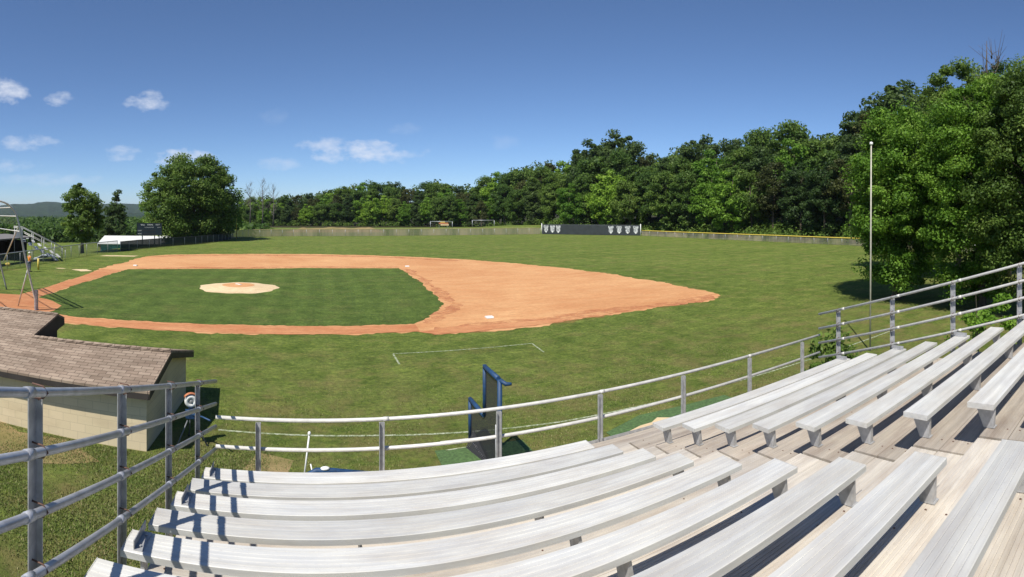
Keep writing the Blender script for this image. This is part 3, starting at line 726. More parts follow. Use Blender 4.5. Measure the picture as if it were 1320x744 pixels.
def text(s, x, z, size, parent, m, y=-.126):
    cu = bpy.data.curves.new('lettering', 'FONT'); cu.body = s; cu.size = size; cu.align_x = 'CENTER'; cu.align_y = 'CENTER'; cu.extrude = .002
    o = bpy.data.objects.new('lettering', cu); COL.objects.link(o); o.parent = parent; o.location = (x,y,z); o.rotation_euler = (math.pi/2,0,0)
    cu.materials.append(m); bpy.context.view_layer.update()
    me = bpy.data.meshes.new_from_object(o.evaluated_get(bpy.context.evaluated_depsgraph_get())); bpy.data.objects.remove(o)
    if not me.materials: me.materials.append(m)
    o = bpy.data.objects.new('lettering', me); COL.objects.link(o); o.parent = parent; o.location = (x,y,z); o.rotation_euler = (math.pi/2,0,0); return o
for s, x in (('BALL',-1.15),('STRIKE',.15),('OUT',1.5)): text(s, x, z1-.32, .34, sb, M['white'])
text('1 2 3 4 5 6 7 8 9', -.05, z1-.78, .24, sb, M['white']); text('R H E', 1.72, z1-.78, .22, sb, M['white'])
text('GUEST', -1.72, z0+.8, .24, sb, M['white']); text('HOME', -1.72, z0+.25, .24, sb, M['white'])
for r_ in (.25,.8):
    mb = MB()
    for i in range(9): mb.box(-1.2+i*.27,-1.02+i*.27,-.128,-.121,z0+r_-.14,z0+r_+.14)
    mb.build('digit_window_row', M['black'], sb)

# ---------------------------------------------------------------- white roofed building
p = at(178, 116); rz = -math.atan2(p.x, p.y)-math.radians(8)
bd = thing('field_house', (p.x,p.y,-3.5), rz, 'low building with wide white metal roof behind the scoreboard', 'building')
wr = plain('white metal roof', (.66,.66,.62), .5, 0, .06, .6)
MB().box(-6.8,-1.5,-7.0,-6.8,0,2.55).build('front_wall', plain('teal wall', (.05,.20,.16), .7), bd)
MB().box(-1.499,9,-7.0,-6.8,0,2.55).build('front_wall', M['trim'], bd)
mb = MB().prism([(-6.799,0),(7,0),(7,2.5),(0,3.7),(-6.799,2.5)], -7.0, -6.8); mb.build('end_wall', M['brick'], bd)
MB().box(-6.8,9,6.8,7,0,2.5).build('rear_wall', M['brick'], bd)
MB().prism([(-6.799,0),(6.799,0),(6.799,2.5),(0,3.7),(-6.799,2.5)], 8.8, 9.0).build('end_wall', M['brick'], bd)
MB().prism([(-7.5,2.5),(0,3.8),(7.5,2.5),(7.5,2.62),(0,3.94),(-7.5,2.62)], -7.4, 9.6).build('roof', wr, bd)
o = MB().box(-4.4,-3.4,-7.06,-7.001,0,2.1).build('door', plain('green door', (.08,.30,.22), .6), bd)

# ---------------------------------------------------------------- left side: far bleachers, far dugout, cars, person
p = at(44, 60); fb = thing('small_bleachers', (p.x,p.y,float(ground_z(p.x,p.y))), -math.atan2(p.x,p.y)+math.radians(2), 'small distant metal bleachers with sloping guard rail beyond the left fence', 'bleachers')
for k in range(6):
    x1 = 3.0-.72*k
    MB().box(x1-.28,x1,0,5,.45+.42*k,.50+.42*k).build('bench', M['pipe'], fb)
    MB().box(x1-.72,x1-.3,0,5,.12+.42*k,.17+.42*k).build('footboard', M['galv'], fb)
for y in (0,5):
    MB().tube([(3.6,y,1.35),(-1.2,y,3.75),(-2.3,y,3.85)], .04, 8).build('guard_rail', M['pipe'], fb)
    MB().tube([(3.4,y,.95),(-1.1,y,3.2)], .025, 8).build('guard_rail', M['pipe'], fb)
    for x in (3.5,2.3,1.1,-.1,-1.3,-2.2): MB().tube([(x,y,0),(x,y,min(3.8,3.15-.5*x))], .03, 6).build('guard_post', M['galv'], fb)
MB().box(-2.2,-1.3,-.04,-.01,2.7,3.6).build('sign_panel', M['galv'], fb)
p = at(-8, 58); fd = thing('far_dugout', (p.x,p.y,float(ground_z(p.x,p.y))), math.radians(90), 'dark open dugout across the field behind the backstop', 'dugout')
MB().box(-6,6,2.2,2.4,0,2.6).build('rear_wall', M['trim'], fd)
for x in (-6,5.85): MB().box(x,x+.15,-.6,2.2,0,2.5).build('end_wall', M['trim'], fd)
MB().prism([(-1.3,2.75),(2.7,3.0),(2.7,3.15),(-1.3,2.9)], -6.4, 6.4).build('roof', plain('grey roof felt', (.16,.15,.14), .9), fd)
MB().box(-5.5,5.5,1.5,1.9,.4,.46).build('bench', M['greybark'], fd)
fence('dugout_fence', [(-29.4,36),(-28.9,43)], 1.3, see_through('dense link', (.06,.07,.08), .5), 'dark chain link guard fence in front of the far dugout', step=2)
bag = MB().ball((0,0,.2), .24, 12, 8, (1.3,.7,.8)).build('equipment_bag', M['yellow']); p = at(10, 55)
bag.location = (p.x,p.y,0); tag(bag, 'bright yellow equipment bag on the ground near the far dugout', 'bag')
p = at(49.5, 51.5); yp = MB().tube([(0,0,0),(0,0,1.1)], .10, 10).build('padded_post', M['yellow'], loc=(p.x,p.y,0)); tag(yp, 'short yellow padded post just right of the standing person', 'post')

def person(loc, rz, lab):
    th = thing('person', loc, rz, lab, 'person')
    def skin(name, pts, edges, rad, m, parent):
        me = bpy.data.meshes.new(name); me.from_pydata(pts, edges, []); me.update()
        o = bpy.data.objects.new(name, me); COL.objects.link(o); o.parent = parent; me.materials.append(m)
        sk = o.modifiers.new('s','SKIN'); 
        for i, r in enumerate(rad): me.skin_vertices[0].data[i].radius = r if isinstance(r, tuple) else (r, r)
        me.skin_vertices[0].data[0].use_root = True
        sb_ = o.modifiers.new('d','SUBSURF'); sb_.levels = 1; sb_.render_levels = 2; return o
    skinm = plain('skin', (.42,.25,.17), .6, 0, .05)
    P = [(0,0,.95),(0,0,1.15),(0,0,1.40),(0,-.01,1.52),(0,-.02,1.62),(0,-.02,1.76),
         (.19,0,1.42),(.30,.03,1.16),(.24,-.14,1.0),(.22,-.22,.95),(-.19,0,1.42),(-.30,.03,1.16),(-.24,-.14,1.0),(-.22,-.22,.95),
         (.10,0,.90),(.13,-.02,.50),(.14,.03,.09),(.15,-.14,.05),(-.10,0,.90),(-.13,-.02,.50),(-.14,.03,.09),(-.15,-.14,.05)]
    Ed = [(0,1),(1,2),(2,3),(3,4),(4,5),(2,6),(6,7),(7,8),(8,9),(2,10),(10,11),(11,12),(12,13),(0,14),(14,15),(15,16),(16,17),(0,18),(18,19),(19,20),(20,21)]
    R = [(.14,.10),(.13,.09),(.15,.10),.055,.085,.07,.055,.042,.035,.028,.055,.042,.035,.028,.085,.055,.04,.035,.085,.055,.04,.035]
    skin('body', P, Ed, R, skinm, th)
    skin('shirt', [P[0],P[1],P[2],(.19,0,1.42),(.27,.02,1.25),(-.19,0,1.42),(-.27,.02,1.25)], [(0,1),(1,2),(2,3),(3,4),(2,5),(5,6)], [(.165,.125),(.155,.115),(.17,.12),.075,.065,.075,.065], plain('orange shirt', (.75,.24,.03), .8), th)
    skin('trousers', [(0,0,.96),(.10,0,.88),(.13,-.02,.50),(.14,.03,.14),(-.10,0,.88),(-.13,-.02,.50),(-.14,.03,.14)], [(0,1),(1,2),(2,3),(0,4),(4,5),(5,6)], [(.16,.115),.105,.075,.06,.105,.075,.06], plain('dark grey trousers', (.10,.11,.14), .8), th)
    MB().ball((0,-.01,1.76), .115, 12, 8, (1,1.05,.8)).add([(-.09,-.1,1.77),(.09,-.1,1.77),(.07,-.22,1.74),(-.07,-.22,1.74)], [(0,1,2,3)]).build('cap', M['white'], th)
    for s_ in (-1,1):
        MB().tube([(s_*.145,.07,.045),(s_*.15,-.18,.04)], [.05,.045], 8).build('shoe', M['black'], th)
p = at(38, 50); person((p.x,p.y,0), math.radians(150), 'person standing in orange shirt and pale cap near the backstop pole')

def car(px, d, rz, colr, lab):
    p = at(px, d); th = thing('parked_car', (p.x,p.y,float(ground_z(p.x,p.y))), rz, lab, 'car', 'cars parked beyond the left fence')
    prof = [(-2.2,.35),(2.2,.35),(2.25,.75),(1.9,.95),(1.15,1.0),(.55,1.42),(-1.0,1.46),(-1.75,1.05),(-2.2,.95)]
    MB().prism([(a,b) for a,b in prof], -.85, .85, 'y').build('body', colr, th)
    gm = plain('car glass', (.02,.03,.04), .15); 
    MB().prism([(1.05,1.02),(.5,1.38),(-.95,1.41),(-1.55,1.06)], -.856, .856, 'y').build('window', gm, th)
    for x in (-1.4,1.4):
        for y in (-.8,.8):
            w = MB().tube([(x,y-.1,.33),(x,y+.1,.33)], .33, 16).build('wheel', M['black'], th)
    return th
cw = plain('white car paint', (.72,.72,.72), .25, 0, .02, 2, .5); cg = plain('silver car paint', (.42,.44,.46), .3, .4, .03)
car(63, 78, .4, cw, 'white parked car just right of the small far bleachers'); car(76, 84, .3, cw, 'white parked car behind the far bleachers rail end')
car(94, 92, .35, cg, 'silver parked car left of the lone tree trunk'); car(122, 98, .35, cw, 'white parked car right of the lone tree trunk')

# ---------------------------------------------------------------- trees
def leaf_cloud(clumps, per, size, rng, flat=.55, nper=4):
    """clumps: rows of (x,y,z,rx,rz). leaf cards scattered in every clump"""
    C_ = np.asarray(clumps); n = len(C_)*per
    c = np.repeat(C_, per, 0)
    d = rng.normal(size=(n,3)); d /= np.linalg.norm(d, axis=1)[:,None]
    r = rng.random(n)**.45
    pos = c[:,:3]+d*r[:,None]*np.stack([c[:,3],c[:,3],c[:,4]],1)
    nrm = d*.55+rng.normal(size=(n,3))*.55+np.array([0,0,flat]); nrm /= np.linalg.norm(nrm, axis=1)[:,None]
    a = np.cross(nrm, rng.normal(size=(n,3))); a /= np.linalg.norm(a, axis=1)[:,None]; b = np.cross(nrm, a)
    s = size*(.6+.8*rng.random(n))[:,None]
    quad = np.stack([pos-a*s*.62, pos-b*s*.36+a*s*.05, pos+a*s*.62, pos+b*s*.36+a*s*.05], 1)
    return quad.reshape(-1,3)
def crown_clumps(rng, n, rx, z0, z1, cr, shape='round', lean=0, flat=.62):
    """clump centres spread through an uneven crown"""
    out = []; zc = (z0+z1)/2; hz = (z1-z0)/2
    lob = rng.random(8)*.35+.78
    while len(out) < n:
        p = rng.uniform(-1,1,3); az = math.atan2(p[1], p[0]); k = lob[int((az+math.pi)/(2*math.pi)*7.99)]
        t_ = (p[2]+1)/2
        if shape == 'round': w = math.sqrt(max(0, 1-abs(p[2])**2.2))
        elif shape == 'cone': w = (1-t_)**.8*.95+.08
        elif shape == 'column': w = min(1, 3.5*t_+.3)*math.sqrt(max(0,1-t_**2.6))
        else: w = min(1, 1.6*t_+.45)*math.sqrt(max(0,1-t_**3))
        rad = math.hypot(p[0], p[1])
        if rad > w*k or rad < w*k*.45*rng.random(): continue
        s = cr*(.42+1.05*rng.random()**1.3)
        out.append((p[0]*rx+lean*t_, p[1]*rx, zc+p[2]*hz, s, s*flat))
    A_ = np.array(out)[:,:3]; D_ = np.linalg.norm(A_[:,None]-A_[None], axis=2); D_.sort(axis=1)
    return [c for c, q in zip(out, D_[:,3]) if q < 1.55*cr]
def limbs(rng, h, r0, clumps, nb, m, base_z=0, trunk_top=.8):
    mb = MB(); bend = rng.normal(size=2)*.03*h
    tr = [(0,0,base_z-.3)]+[(bend[0]*t_**1.5, bend[1]*t_**1.5, base_z+h*trunk_top*t_) for t_ in (.12,.3,.5,.7,.85,1)]
    rad = [r0*1.35,r0,r0*.88,r0*.72,r0*.5,r0*.32,r0*.12]
    mb.tube(tr, rad, 8)
    C_ = [c for c in clumps]; rng.shuffle(C_)
    for c in C_[:nb]:
        t_ = min(.95, max(.18, (c[2]-base_z)/(h*trunk_top)*.62)); j = t_*5; i = min(int(j)+1, 5); f = j-int(j)
        s = Vector(tr[i]).lerp(Vector(tr[i+1]), f); e = Vector(c[:3]); mid = s.lerp(e, .55)+Vector((0,0,.06*h*(.2+rng.random()*.4)))
        rr = r0*.34*(1-t_*.6)
        mb.tube([s, s.lerp(mid,.5)+Vector((0,0,.01*h)), mid, e], [rr,rr*.75,rr*.5,rr*.15], 5, False)
    return mb
def make_tree(name, seed, h, rx, z0, nc, per, leaf, cr, shape, mleaf, label, loc, rz=0, r0=None, group=None, bark='bark', cat='tree', nb=14, flat=.62):
    rng = np.random.default_rng(seed)
    cl = crown_clumps(rng, nc, rx, z0, h-cr*.5, cr, shape, 0, flat)
    th = thing(name, loc, rz, label, cat, group)
    o = bpy.data.objects.new('crown', raw_mesh('crown', leaf_cloud(cl, per, leaf, rng), 4, M[mleaf])); COL.objects.link(o); o.parent = th
    limbs(rng, h, r0 or h*.016, cl, nb, M[bark]).build('trunk', M[bark], th)
    return th
def make_bare(name, seed, h, loc, label, group=None, m='greybark', spread=.32):
    rng = np.random.default_rng(seed); th = thing(name, loc, 0, label, 'tree', group); mb = MB(); tw = MB()
    mb.tube([(0,0,-.3),(.02*h,0,h*.4),(0,.02*h,h*.85),(0,.02*h,h)], [.013*h,.01*h,.004*h,.001*h], 6)
    for i in range(26):
        z = h*(.25+.7*rng.random()); a = rng.random()*6.28; L = h*spread*(1.15-z/h)*(.5+.7*rng.random())
        e = Vector((math.cos(a)*L, math.sin(a)*L, z+L*1.1)); s = Vector((0,0,z)); m_ = s.lerp(e,.5)+Vector((0,0,-.02*h))
        mb.tube([s,m_,e], [.004*h,.0025*h,.0008*h], 4, False)
        for q in range(7):
            t_ = .3+.7*rng.random(); b = s.lerp(e,t_); d = Vector(rng.normal(size=3)*.5)+Vector((0,0,.8)); tw.tube([b, b+d*h*.07], [.0014*h,.0005*h], 3, False)
    mb.build('trunk', M[m], th); tw.build('twigs', M[m], th); return th

# templates used along the wooded edge; the first use places the template itself
TEMPL = {}
spec = {
 'broad_tree':  [dict(h=17,rx=5.6,z0=2.0,nc=120,per=190,leaf=.40,cr=1.55,shape='dome',mleaf='leaf'),
                 dict(h=17,rx=4.9,z0=1.5,nc=110,per=190,leaf=.38,cr=1.45,shape='round',mleaf='leaf'),
                 dict(h=17,rx=5.2,z0=1.2,nc=120,per=190,leaf=.42,cr=1.5,shape='column',mleaf='leaf_bright')],
 'dark_tree':   [dict(h=17,rx=5.0,z0=1.5,nc=115,per=190,leaf=.38,cr=1.5,shape='dome',mleaf='leaf_dark'),
                 dict(h=17,rx=4.3,z0=1.2,nc=110,per=190,leaf=.38,cr=1.3,shape='column',mleaf='leaf_dark')],
 'pale_tree':   [dict(h=17,rx=4.2,z0=2.2,nc=95,per=150,leaf=.36,cr=1.25,shape='column',mleaf='leaf_olive'),
                 dict(h=17,rx=4.6,z0=3.5,nc=85,per=150,leaf=.36,cr=1.35,shape='dome',mleaf='leaf_olive')],
}
used = {}
def place_tree(kind, var, loc, rz, s, sz, label, group):
    key = (kind, var)
    if key not in TEMPL:
        q = spec[kind][var]
        TEMPL[key] = make_tree(kind, 100+len(TEMPL)*17, loc=loc, label=label, group=group, **q)
        r = TEMPL[key]; r.location = loc; r.rotation_euler.z = rz; r.scale = (s,s,sz); return r
    return copy_thing(TEMPL[key], loc, rz, (s,s,sz), label, group)
SKX = [300,330,360,400,430,455,490,520,545,560,590,615,640,670,700,725,745,765,790,812,830,860,885,905,935,960,985,1005,1030,1055,1080,1110,1150,1400]
SKY = [262,250,250,246,240,232,227,236,236,224,236,232,217,207,199,199,192,172,158,176,188,184,172,168,172,170,160,150,148,158,160,130,100,60]
DX  = [290,450,560,640,690,720,760,830,900,1000,1100,1160,1220,1300]
DD  = [225,215,208,196,172,156,150,140,124,108,97,94,96,100]
rg = random.Random(5); spots = []
x = 306.0
for row in range(3):
    x = 306+row*9
    while x < 1215:
        d = np.interp(x, DX, DD)+row*11+rg.uniform(-3,3)
        sk = np.interp(x, SKX, SKY); fr = (.66,.84,1.0)[row]*rg.uniform(.93,1.07) if row < 2 else rg.uniform(.96,1.03)
        if 760 < x < 815 and row == 2: fr = 1.0
        p = at(x, d); g_ = float(ground_z(p.x,p.y)); full = EYE+d*(273.6-sk)/PXR-g_
        h = max(7, full*fr)
        spots.append((x, row, p, g_, h, d))
        wpx = .56*h*.62*PXR/d
        x += max(15, wpx)*rg.uniform(.8,1.15)
def where(x, row):
    marks = [(330,'left of the soccer goals by the bare trees'),(420,'above the brown dirt bank'),(500,'between the dirt bank and the soccer goals'),(568,'behind the soccer goal with the yellow board'),(622,'behind the soccer goal nearer the black screen'),
             (680,'just left of the black screen'),(740,'over the left half of the black screen'),(795,'over the right half of the black screen'),(860,'right of the black screen above the yellow capped fence'),
             (930,'above the middle of the yellow capped fence'),(1000,'above the right part of the yellow capped fence'),(1070,'left of the thin tall pole, near the fence end'),(1150,'behind the big maples at the right'),(1230,'behind the big maples at the right')]
    m_ = min(marks, key=lambda q: abs(q[0]-x))[1]; return m_, ('front row','middle row','back row against the sky')[row]
cnt = {}
raw = []
for (x, row, p, g_, h, d) in spots:
    r_ = rg.random()
    bright = .30 if x > 640 else .2
    kind = 'broad_tree' if r_ < .58 else ('dark_tree' if r_ < .84 else 'pale_tree')
    if 775 < x < 805 and row == 2: kind = 'dark_tree'
    var = rg.randrange(len(spec[kind])); raw.append((x,row,p,g_,h,kind,var))
seen = {}
for (x,row,p,g_,h,kind,var) in sorted(raw, key=lambda q: (q[1], q[0])):
    m_, rw = where(x, row); look = {'broad_tree':'leafy green tree','dark_tree':'dark green tree','pale_tree':'pale olive tree'}[kind]
    if kind == 'broad_tree' and var == 2: look = 'bright green tree'
    seen.setdefault((look, rw, m_), []).append((x,row,p,g_,h,kind,var))
for (look, rw, m_), L in seen.items():
    for i, (x,row,p,g_,h,kind,var) in enumerate(L):
        if len(L) == 1: pre = look
        elif len(L) == 2: pre = (('left ','right ')[i])+look
        else: pre = (('leftmost ','second ','third ','fourth ','fifth ','sixth ','seventh ')[min(i,6)])+look
        s = h/17; lab = f'{pre} in the {rw}, {m_}'
        lab = ' '.join(lab.split()[:16])
        rx = s*rg.uniform(.88,1.1)
        place_tree(kind, var, (p.x,p.y,g_-.1), rg.uniform(0,6.28), rx, s, lab, 'trees of the wood behind the outfield')
# far side trees behind, reads as one mass: canopy beyond and undergrowth along the wood's edge
rng = np.random.default_rng(3); cl = []
for i in range(620):
    x = rng.uniform(300, 1210); d = np.interp(x, DX, DD)-3+rng.uniform(-1.5,9); p = at(x, d); g_ = float(ground_z(p.x,p.y))
    if 545 < x < 645 or 1112 < x : 
        if rng.random() < .5: continue
    s = rng.uniform(.7,1.9); cl.append((p.x,p.y,g_+s*.6,s*1.2,s))
o = bpy.data.objects.new('undergrowth', raw_mesh('undergrowth', leaf_cloud(cl, 70, .42, rng), 4, M['leaf'])); COL.objects.link(o)
tag(o, 'low bushy undergrowth along the foot of the wood behind the outfield fence', 'undergrowth', kind='stuff')
rng = np.random.default_rng(4); cl = []
for i in range(900):
    x = rng.uniform(300, 1330); d = np.interp(x, DX, DD)+26+rng.uniform(0,26); p = at(x, d); g_ = float(ground_z(p.x,p.y))
    top = EYE+d*(273.6-np.interp(x,SKX,SKY))/PXR-g_; s = 2.6
    cl.append((p.x,p.y,g_+rng.uniform(.08,.86)*top, s, s*.9))
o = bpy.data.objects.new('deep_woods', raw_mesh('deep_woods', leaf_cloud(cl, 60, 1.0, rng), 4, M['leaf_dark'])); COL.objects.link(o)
tag(o, 'dense dark wood filling in behind the outfield tree rows', 'woods', kind='stuff')

# bare grey trees
for i, (px, d, h, lab) in enumerate(((322,205,16.5,'bare grey tree, leftmost of the bare ones beyond left field'),(338,210,18.5,'tallest bare grey tree in the bare clump beyond left field'),(352,207,16,'bare grey tree right of the tallest bare one beyond left field'))):
    p = at(px, d); make_bare('bare_tree', 40+i, h, (p.x,p.y,float(ground_z(p.x,p.y))), lab, 'bare trees beyond left field')

# single trees on the left
p = at(106, 76); make_tree('oak_tree', 21, 10.6, 3.1, 1.6, 190, 160, .24, .75, 'column', 'leaf', 'tall oval green tree with bare lower trunk behind the far parked cars', (p.x,p.y,float(ground_z(p.x,p.y))), r0=.25)
p = at(148, 132); make_tree('pine_tree', 22, 16.5, 4.4, 1.0, 260, 110, .38, .85, 'cone', 'leaf_dark', 'ragged dark pine between the oval tree and the white roofed building', (p.x,p.y,float(ground_z(p.x,p.y))), r0=.2)
p = at(249, 106); make_tree('maple_tree', 23, 18.0, 9.3, -.6, 560, 190, .33, 1.6, 'round', 'leaf', 'large round green tree right of the scoreboard reaching down to the fence', (p.x,p.y,float(ground_z(p.x,p.y))-.3), r0=.4, nb=30)
p = at(300, 116); make_tree('young_tree', 24, 12.2, 2.6, 1.0, 60, 60, .34, .9, 'column', 'leaf_bright', 'slim light green tree against the right side of the round tree', (p.x,p.y,float(ground_z(p.x,p.y))), r0=.12)
p = at(190, 134); make_tree('young_tree', 25, 13.5, 3.2, 1.0, 60, 80, .34, .9, 'column', 'leaf_bright', 'light green tree rising behind the scoreboard and the white roof', (p.x,p.y,float(ground_z(p.x,p.y))), r0=.12)

# big maples on the right, near
def near_tree(px, d, ytop, halfpx, zlow, seed, nc, per, leaf, shape, ml, lab, name='maple_tree', cr=1.0):
    p = at(px, d); h = EYE+d*(273.6-ytop)/PXR
    return make_tree(name, seed, h, halfpx/PXR*d, zlow, nc, per, leaf, cr, shape, ml, lab, (p.x,p.y,0), r0=.22, nb=60, flat=.56)
near_tree(1156, 34, 116, 74, .9, 31, 300, 430, .135, 'dome', 'leaf_bright', 'big spreading maple with low boughs behind the thin tall pole', cr=.95)
near_tree(1266, 31, 80, 74, .7, 32, 290, 430, .13, 'dome', 'leaf_bright', 'big dense maple right of the one behind the pole, above the side railing', cr=.95)
near_tree(1335, 29, 64, 82, .9, 33, 300, 400, .13, 'dome', 'leaf', 'tallest broad tree at the right edge over the side railing', cr=.95)
near_tree(1236, 44, 70, 56, 3, 34, 300, 300, .19, 'dome', 'leaf', 'tall tree rising behind and between the two big maples', cr=1.1)
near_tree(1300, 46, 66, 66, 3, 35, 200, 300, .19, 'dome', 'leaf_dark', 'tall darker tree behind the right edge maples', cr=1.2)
near_tree(1186, 50, 150, 60, 2, 37, 170, 260, .2, 'round', 'leaf_dark', 'dark leaved tree behind the big spreading maple', cr=1.2)
near_tree(1420, 27, 60, 95, .7, 38, 200, 330, .14, 'dome', 'leaf', 'broad tree closing the wood at the far right edge of the view', cr=1.0)
p = at(1278, 40); make_bare('bare_tree', 48, EYE+40*(273.6-52)/PXR, (p.x,p.y,0), 'leafless twiggy tree top poking above the right hand maples', m='bark', spread=.16)
for px, d, ytop, hw, sd, lab in ((1075,13.5,420,30,51,'small round green bush outside the right front corner of the railings'),(1262,17,345,36,52,'bright leafy sapling just beyond the right side railing')):
    p = at(px, d); h = max(.8, EYE+d*(273.6-ytop)/PXR)
    make_tree('bush', sd, h, hw/PXR*d*1.2, .1, 60, 110, .11, .28, 'round', 'leaf_bright' if sd == 52 else 'leaf', lab, (p.x,p.y,0), r0=.03, cat='bush')

# distant valley forest and hills on the left
rng = np.random.default_rng(8); cl = []
for i in range(6500):
    px = rng.uniform(-60, 345); d = 170+900*rng.random()**1.5; p = at(px, d)
    u_ = .0065+.030*rng.random()**1.6+(.012 if d < 230 else 0); s = (1.6+d*.0055)*rng.uniform(.8,1.3)
    z = EYE-d*u_-s
    cl.append((p.x,p.y,z, s*1.3, s)); cl.append((p.x+rng.uniform(-2,2),p.y+rng.uniform(-2,2),z-2*s, s*1.2, s*1.1))
o = bpy.data.objects.new('valley_forest', raw_mesh('valley_forest', leaf_cloud(cl, 34, 1.15, rng), 4, M['leaf'])); COL.objects.link(o)
tag(o, 'far off green forest filling the valley at the left', 'forest', kind='stuff')
def hill(name, d0, base, topf, m, seed, a0=-75, a1=60, n=420):
    vs = []; fs = []; rr = np.random.default_rng(seed); jit = rr.normal(size=n+1)
    for i in range(n+1):
        a = math.radians(a0+(a1-a0)*i/n); t_ = topf(math.degrees(a))+jit[i]*1.6
        for (dd, f) in ((d0-700,0),(d0-350,.62),(d0,1.0),(d0+500,.2)):
            vs.append((dd*math.sin(a), dd*math.cos(a), base+(t_-base)*f+(jit[(i*7)%n]*5 if 0 < f < 1 else 0)))
    for i in range(n):
        for j in range(3): fs.append((i*4+j, (i+1)*4+j, (i+1)*4+j+1, i*4+j+1))
    mb = MB().add(vs, fs, True); return structure(mb.build(name, m))
t = NT('wooded hill'); v = t.n('ShaderNodeTexVoronoi'); v.inputs['Scale'].default_value = .02; t.l(t.pos(), v.inputs['Vector'])
c = t.ramp(t.noise(t.pos(), .02, 5, .6), [(.3,(.012,.028,.010)),(.7,(.034,.06,.02))]); c = t.mix(c, t.ramp(v.outputs['Distance'], [(0,(1.3,1.3,1.2)),(.8,(.5,.5,.5))]), .7, 'MULTIPLY'); t.col(c)
t.bump(v.outputs['Distance'], -1, 6); M['hill'] = t.set(.9, 0, .1)
hill('hills', 3200, -40, lambda a: 54+8*math.sin(a*.22+1)+5*math.sin(a*.61)+3*math.sin(a*1.7), M['hill'], 1)
hill('hills', 1900, -40, lambda a: -2+7*math.sin(a*.35+2.2)+3*math.sin(a*1.1+1), M['hill'], 2)

# near grass blades by the bleachers, left bank and in front
def blades(xr, yr_, n, h, rng, keep=None):
    x = rng.uniform(*xr, n); y = rng.uniform(*yr_, n)
    if keep is not None: k = keep(x, y); x = x[k]; y = y[k]; 
    n = len(x); a = rng.random(n)*6.28; hh = h*(.5+rng.random(n)); w = .007+.006*rng.random(n)
    lx = rng.normal(size=n)*hh*.45; ly = rng.normal(size=n)*hh*.45; z = np.zeros(n)
    p0 = np.stack([x-np.cos(a)*w, y-np.sin(a)*w, z], 1); p1 = np.stack([x+np.cos(a)*w, y+np.sin(a)*w, z], 1); p2 = np.stack([x+lx, y+ly, hh], 1)
    return np.stack([p0,p1,p2], 1).reshape(-1,3)
rng = np.random.default_rng(9)
def patchy(x, y):
    dens = np.clip(1.25-(y-8.5)/7.5, .0, 1)
    f = np.sin(x*1.7+2*np.sin(y*.9))+np.sin(y*2.3+1.5*np.sin(x*1.1))+rng.normal(size=len(x))*.9
    return (f > -.6) & (rng.random(len(x)) < dens) & ~((x > 1.9) & (x < 4.9) & (y < 12.2)) & ~((x > 6.9) & (x < 11.2) & (y < 12.0)) & ~((x < -3.8) & (y > 11.75))
co = np.concatenate([blades((-9,-1.0),(4,12.5), 170000, .03, rng, patchy), blades((-3.5,16),(7,18), 150000, .027, rng, patchy)])
tg = NT('grass blades'); cc = tg.ramp(tg.n('ShaderNodeNewGeometry').outputs['Random Per Island'], [(0,(.10,.15,.03)),(.55,(.15,.19,.05)),(.8,(.20,.195,.08)),(1,(.28,.24,.12))])
tg.col(cc); M['blade'] = tg.set(.7, 0, .2)
o = bpy.data.objects.new('grass_blades', raw_mesh('grass_blades', co, 3, M['blade'])); COL.objects.link(o); tag(o, 'short uneven grass on the ground around the bleachers', 'grass', kind='stuff')

# ---------------------------------------------------------------- haze
HAZE = True
if HAZE:
    hm = bpy.data.materials.new('haze'); hm.use_nodes = True; nt = hm.node_tree
    for n in list(nt.nodes):
        if n.type == 'BSDF_PRINCIPLED': nt.nodes.remove(n)
    pv = nt.nodes.new('ShaderNodeVolumePrincipled'); pv.inputs['Color'].default_value = (.80,.88,1,1); pv.inputs['Density'].default_value = .00008; pv.inputs['Anisotropy'].default_value = .3
    nt.links.new(pv.outputs[0], nt.nodes['Material Output'].inputs['Volume'])
    mb = MB().box(-6200,3200,-700,6200,-60,90); o = mb.build('haze', hm); tag(o, kind='stuff', label='thin blue summer haze over the whole valley', cat='haze')

# ---------------------------------------------------------------- world, sun, camera
AZ_SUN = math.atan2(-.53, -.50); EL = math.atan2(1, math.hypot(.53,.50))
w = bpy.data.worlds.new('World'); sc.world = w; w.use_nodes = True; nt = w.node_tree; N = nt.nodes; Lk = nt.links.new
bg = N['Background']; sky = N.new('ShaderNodeTexSky'); sky.sky_type = 'NISHITA'; sky.sun_disc = False
sky.sun_elevation = EL; sky.sun_rotation = AZ_SUN % (2*math.pi); sky.altitude = 100; sky.air_density = .7; sky.dust_density = .2; sky.ozone_density = 7.2
bg.inputs['Strength'].default_value = .088
tc = N.new('ShaderNodeTexCoord')
def wm(op, a, b=None, c=None, clamp=False):
    q = N.new('ShaderNodeMath'); q.operation = op; q.use_clamp = clamp
    for v_, i in ((a,0),(b,1),(c,2)):
        if v_ is None: continue
        if isinstance(v_, (int,float)): q.inputs[i].default_value = v_
        else: Lk(v_, q.inputs[i])
    return q.outputs[0]
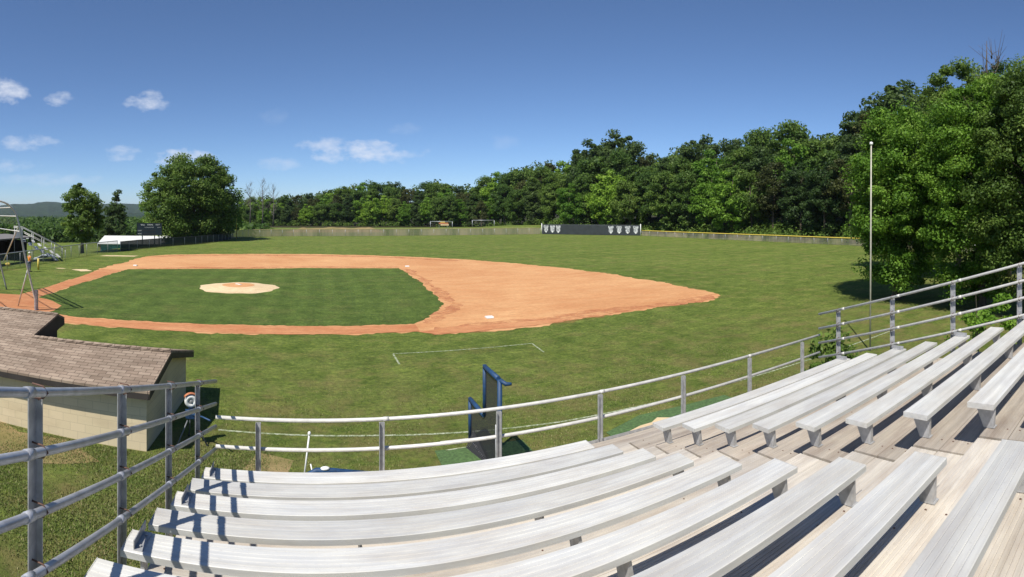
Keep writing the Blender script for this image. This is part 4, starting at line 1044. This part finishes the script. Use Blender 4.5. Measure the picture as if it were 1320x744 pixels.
# small fair-weather clouds fixed in the sky by direction: (photo x, y, half width, half height, strength)
clouds = [(8,117,26,15,.8),(76,129,15,9,.6),(189,132,23,11,.75),(36,184,30,9,.55),(158,198,20,8,.5),(238,203,36,10,.85),(18,214,30,7,.4),(360,210,24,8,.35),
          (462,195,66,12,.72),(420,189,34,9,.5),(505,200,34,9,.45),(520,166,26,6,.12),(352,150,16,9,.10),(650,184,15,9,.12),(60,232,60,7,.25),(120,60,30,8,.0)]
nz = N.new('ShaderNodeTexNoise'); nz.inputs['Scale'].default_value = 26; nz.inputs['Detail'].default_value = 7; nz.inputs['Roughness'].default_value = .6
mpn = N.new('ShaderNodeMapping'); mpn.inputs['Scale'].default_value = (1,1,1.9); Lk(tc.outputs['Generated'], mpn.inputs['Vector']); Lk(mpn.outputs[0], nz.inputs['Vector'])
tot = None
for (cx, cy, hw, hh, st) in clouds:
    if st <= 0: continue
    a = (cx-660)/PXR+YAW; hw *= 1.15; hh *= 1.15; te = (273.6-cy)/PXR; D = Vector((math.sin(a), math.cos(a), te)).normalized()
    R_ = Vector((math.cos(a), -math.sin(a), 0)); U_ = R_.cross(D).normalized()
    def dot(v_):
        q = N.new('ShaderNodeVectorMath'); q.operation = 'DOT_PRODUCT'; Lk(tc.outputs['Generated'], q.inputs[0]); q.inputs[1].default_value = v_; return q.outputs['Value']
    dx = wm('DIVIDE', dot(R_), hw/PXR); dy = wm('DIVIDE', dot(U_), hh/PXR)
    r2 = wm('ADD', wm('MULTIPLY', dx, dx), wm('MULTIPLY', dy, dy))
    front = wm('GREATER_THAN', dot(D), 0)
    body = wm('SUBTRACT', 1.15, r2)
    body = wm('ADD', wm('MULTIPLY', body, .55), wm('MULTIPLY', wm('SUBTRACT', nz.outputs['Fac'], .5), 3.2))
    gate = wm('MULTIPLY', wm('SUBTRACT', 2.0, r2, None, True), 1)
    v_ = wm('MULTIPLY', wm('MULTIPLY', wm('MULTIPLY', body, .85, None, True), gate), wm('MULTIPLY', front, st))
    tot = v_ if tot is None else wm('MAXIMUM', tot, v_)
mx = N.new('ShaderNodeMix'); mx.data_type = 'RGBA'; Lk(tot, mx.inputs[0]); Lk(sky.outputs[0], mx.inputs[6]); mx.inputs[7].default_value = (6.6,6.9,7.6,1)
Lk(mx.outputs[2], bg.inputs['Color'])

sun = bpy.data.lights.new('sun', 'SUN'); sun.energy = 4.2; sun.angle = math.radians(.53); sun.color = (1,.955,.88)
so = bpy.data.objects.new('sun', sun); COL.objects.link(so); so.location = (0,0,60)
so.rotation_euler = Vector((-.53,-.50,1)).to_track_quat('Z', 'Y').to_euler()

cam = bpy.data.cameras.new('camera'); co_ = bpy.data.objects.new('camera', cam); COL.objects.link(co_); sc.camera = co_
co_.location = (0,0,EYE); co_.rotation_euler = (math.pi/2, 0, -YAW)
cam.type = 'PANO'; cam.panorama_type = 'CENTRAL_CYLINDRICAL'; cam.clip_start = .05; cam.clip_end = 20000
cam.central_cylindrical_range_u_min = -660/PXR; cam.central_cylindrical_range_u_max = 660/PXR
cam.central_cylindrical_range_v_min = -(744-273.6)/PXR; cam.central_cylindrical_range_v_max = 273.6/PXR; cam.central_cylindrical_radius = 1

sc.render.engine = 'CYCLES'; c = sc.cycles
c.max_bounces = 6; c.diffuse_bounces = 4; c.glossy_bounces = 2; c.transmission_bounces = 4; c.transparent_max_bounces = 16; c.volume_bounces = 0
c.use_denoising = True
try: c.denoiser = 'OPENIMAGEDENOISE'
except Exception: pass
sc.view_settings.view_transform = 'Standard'; sc.view_settings.look = 'None'; sc.view_settings.exposure = .55; sc.view_settings.gamma = 1
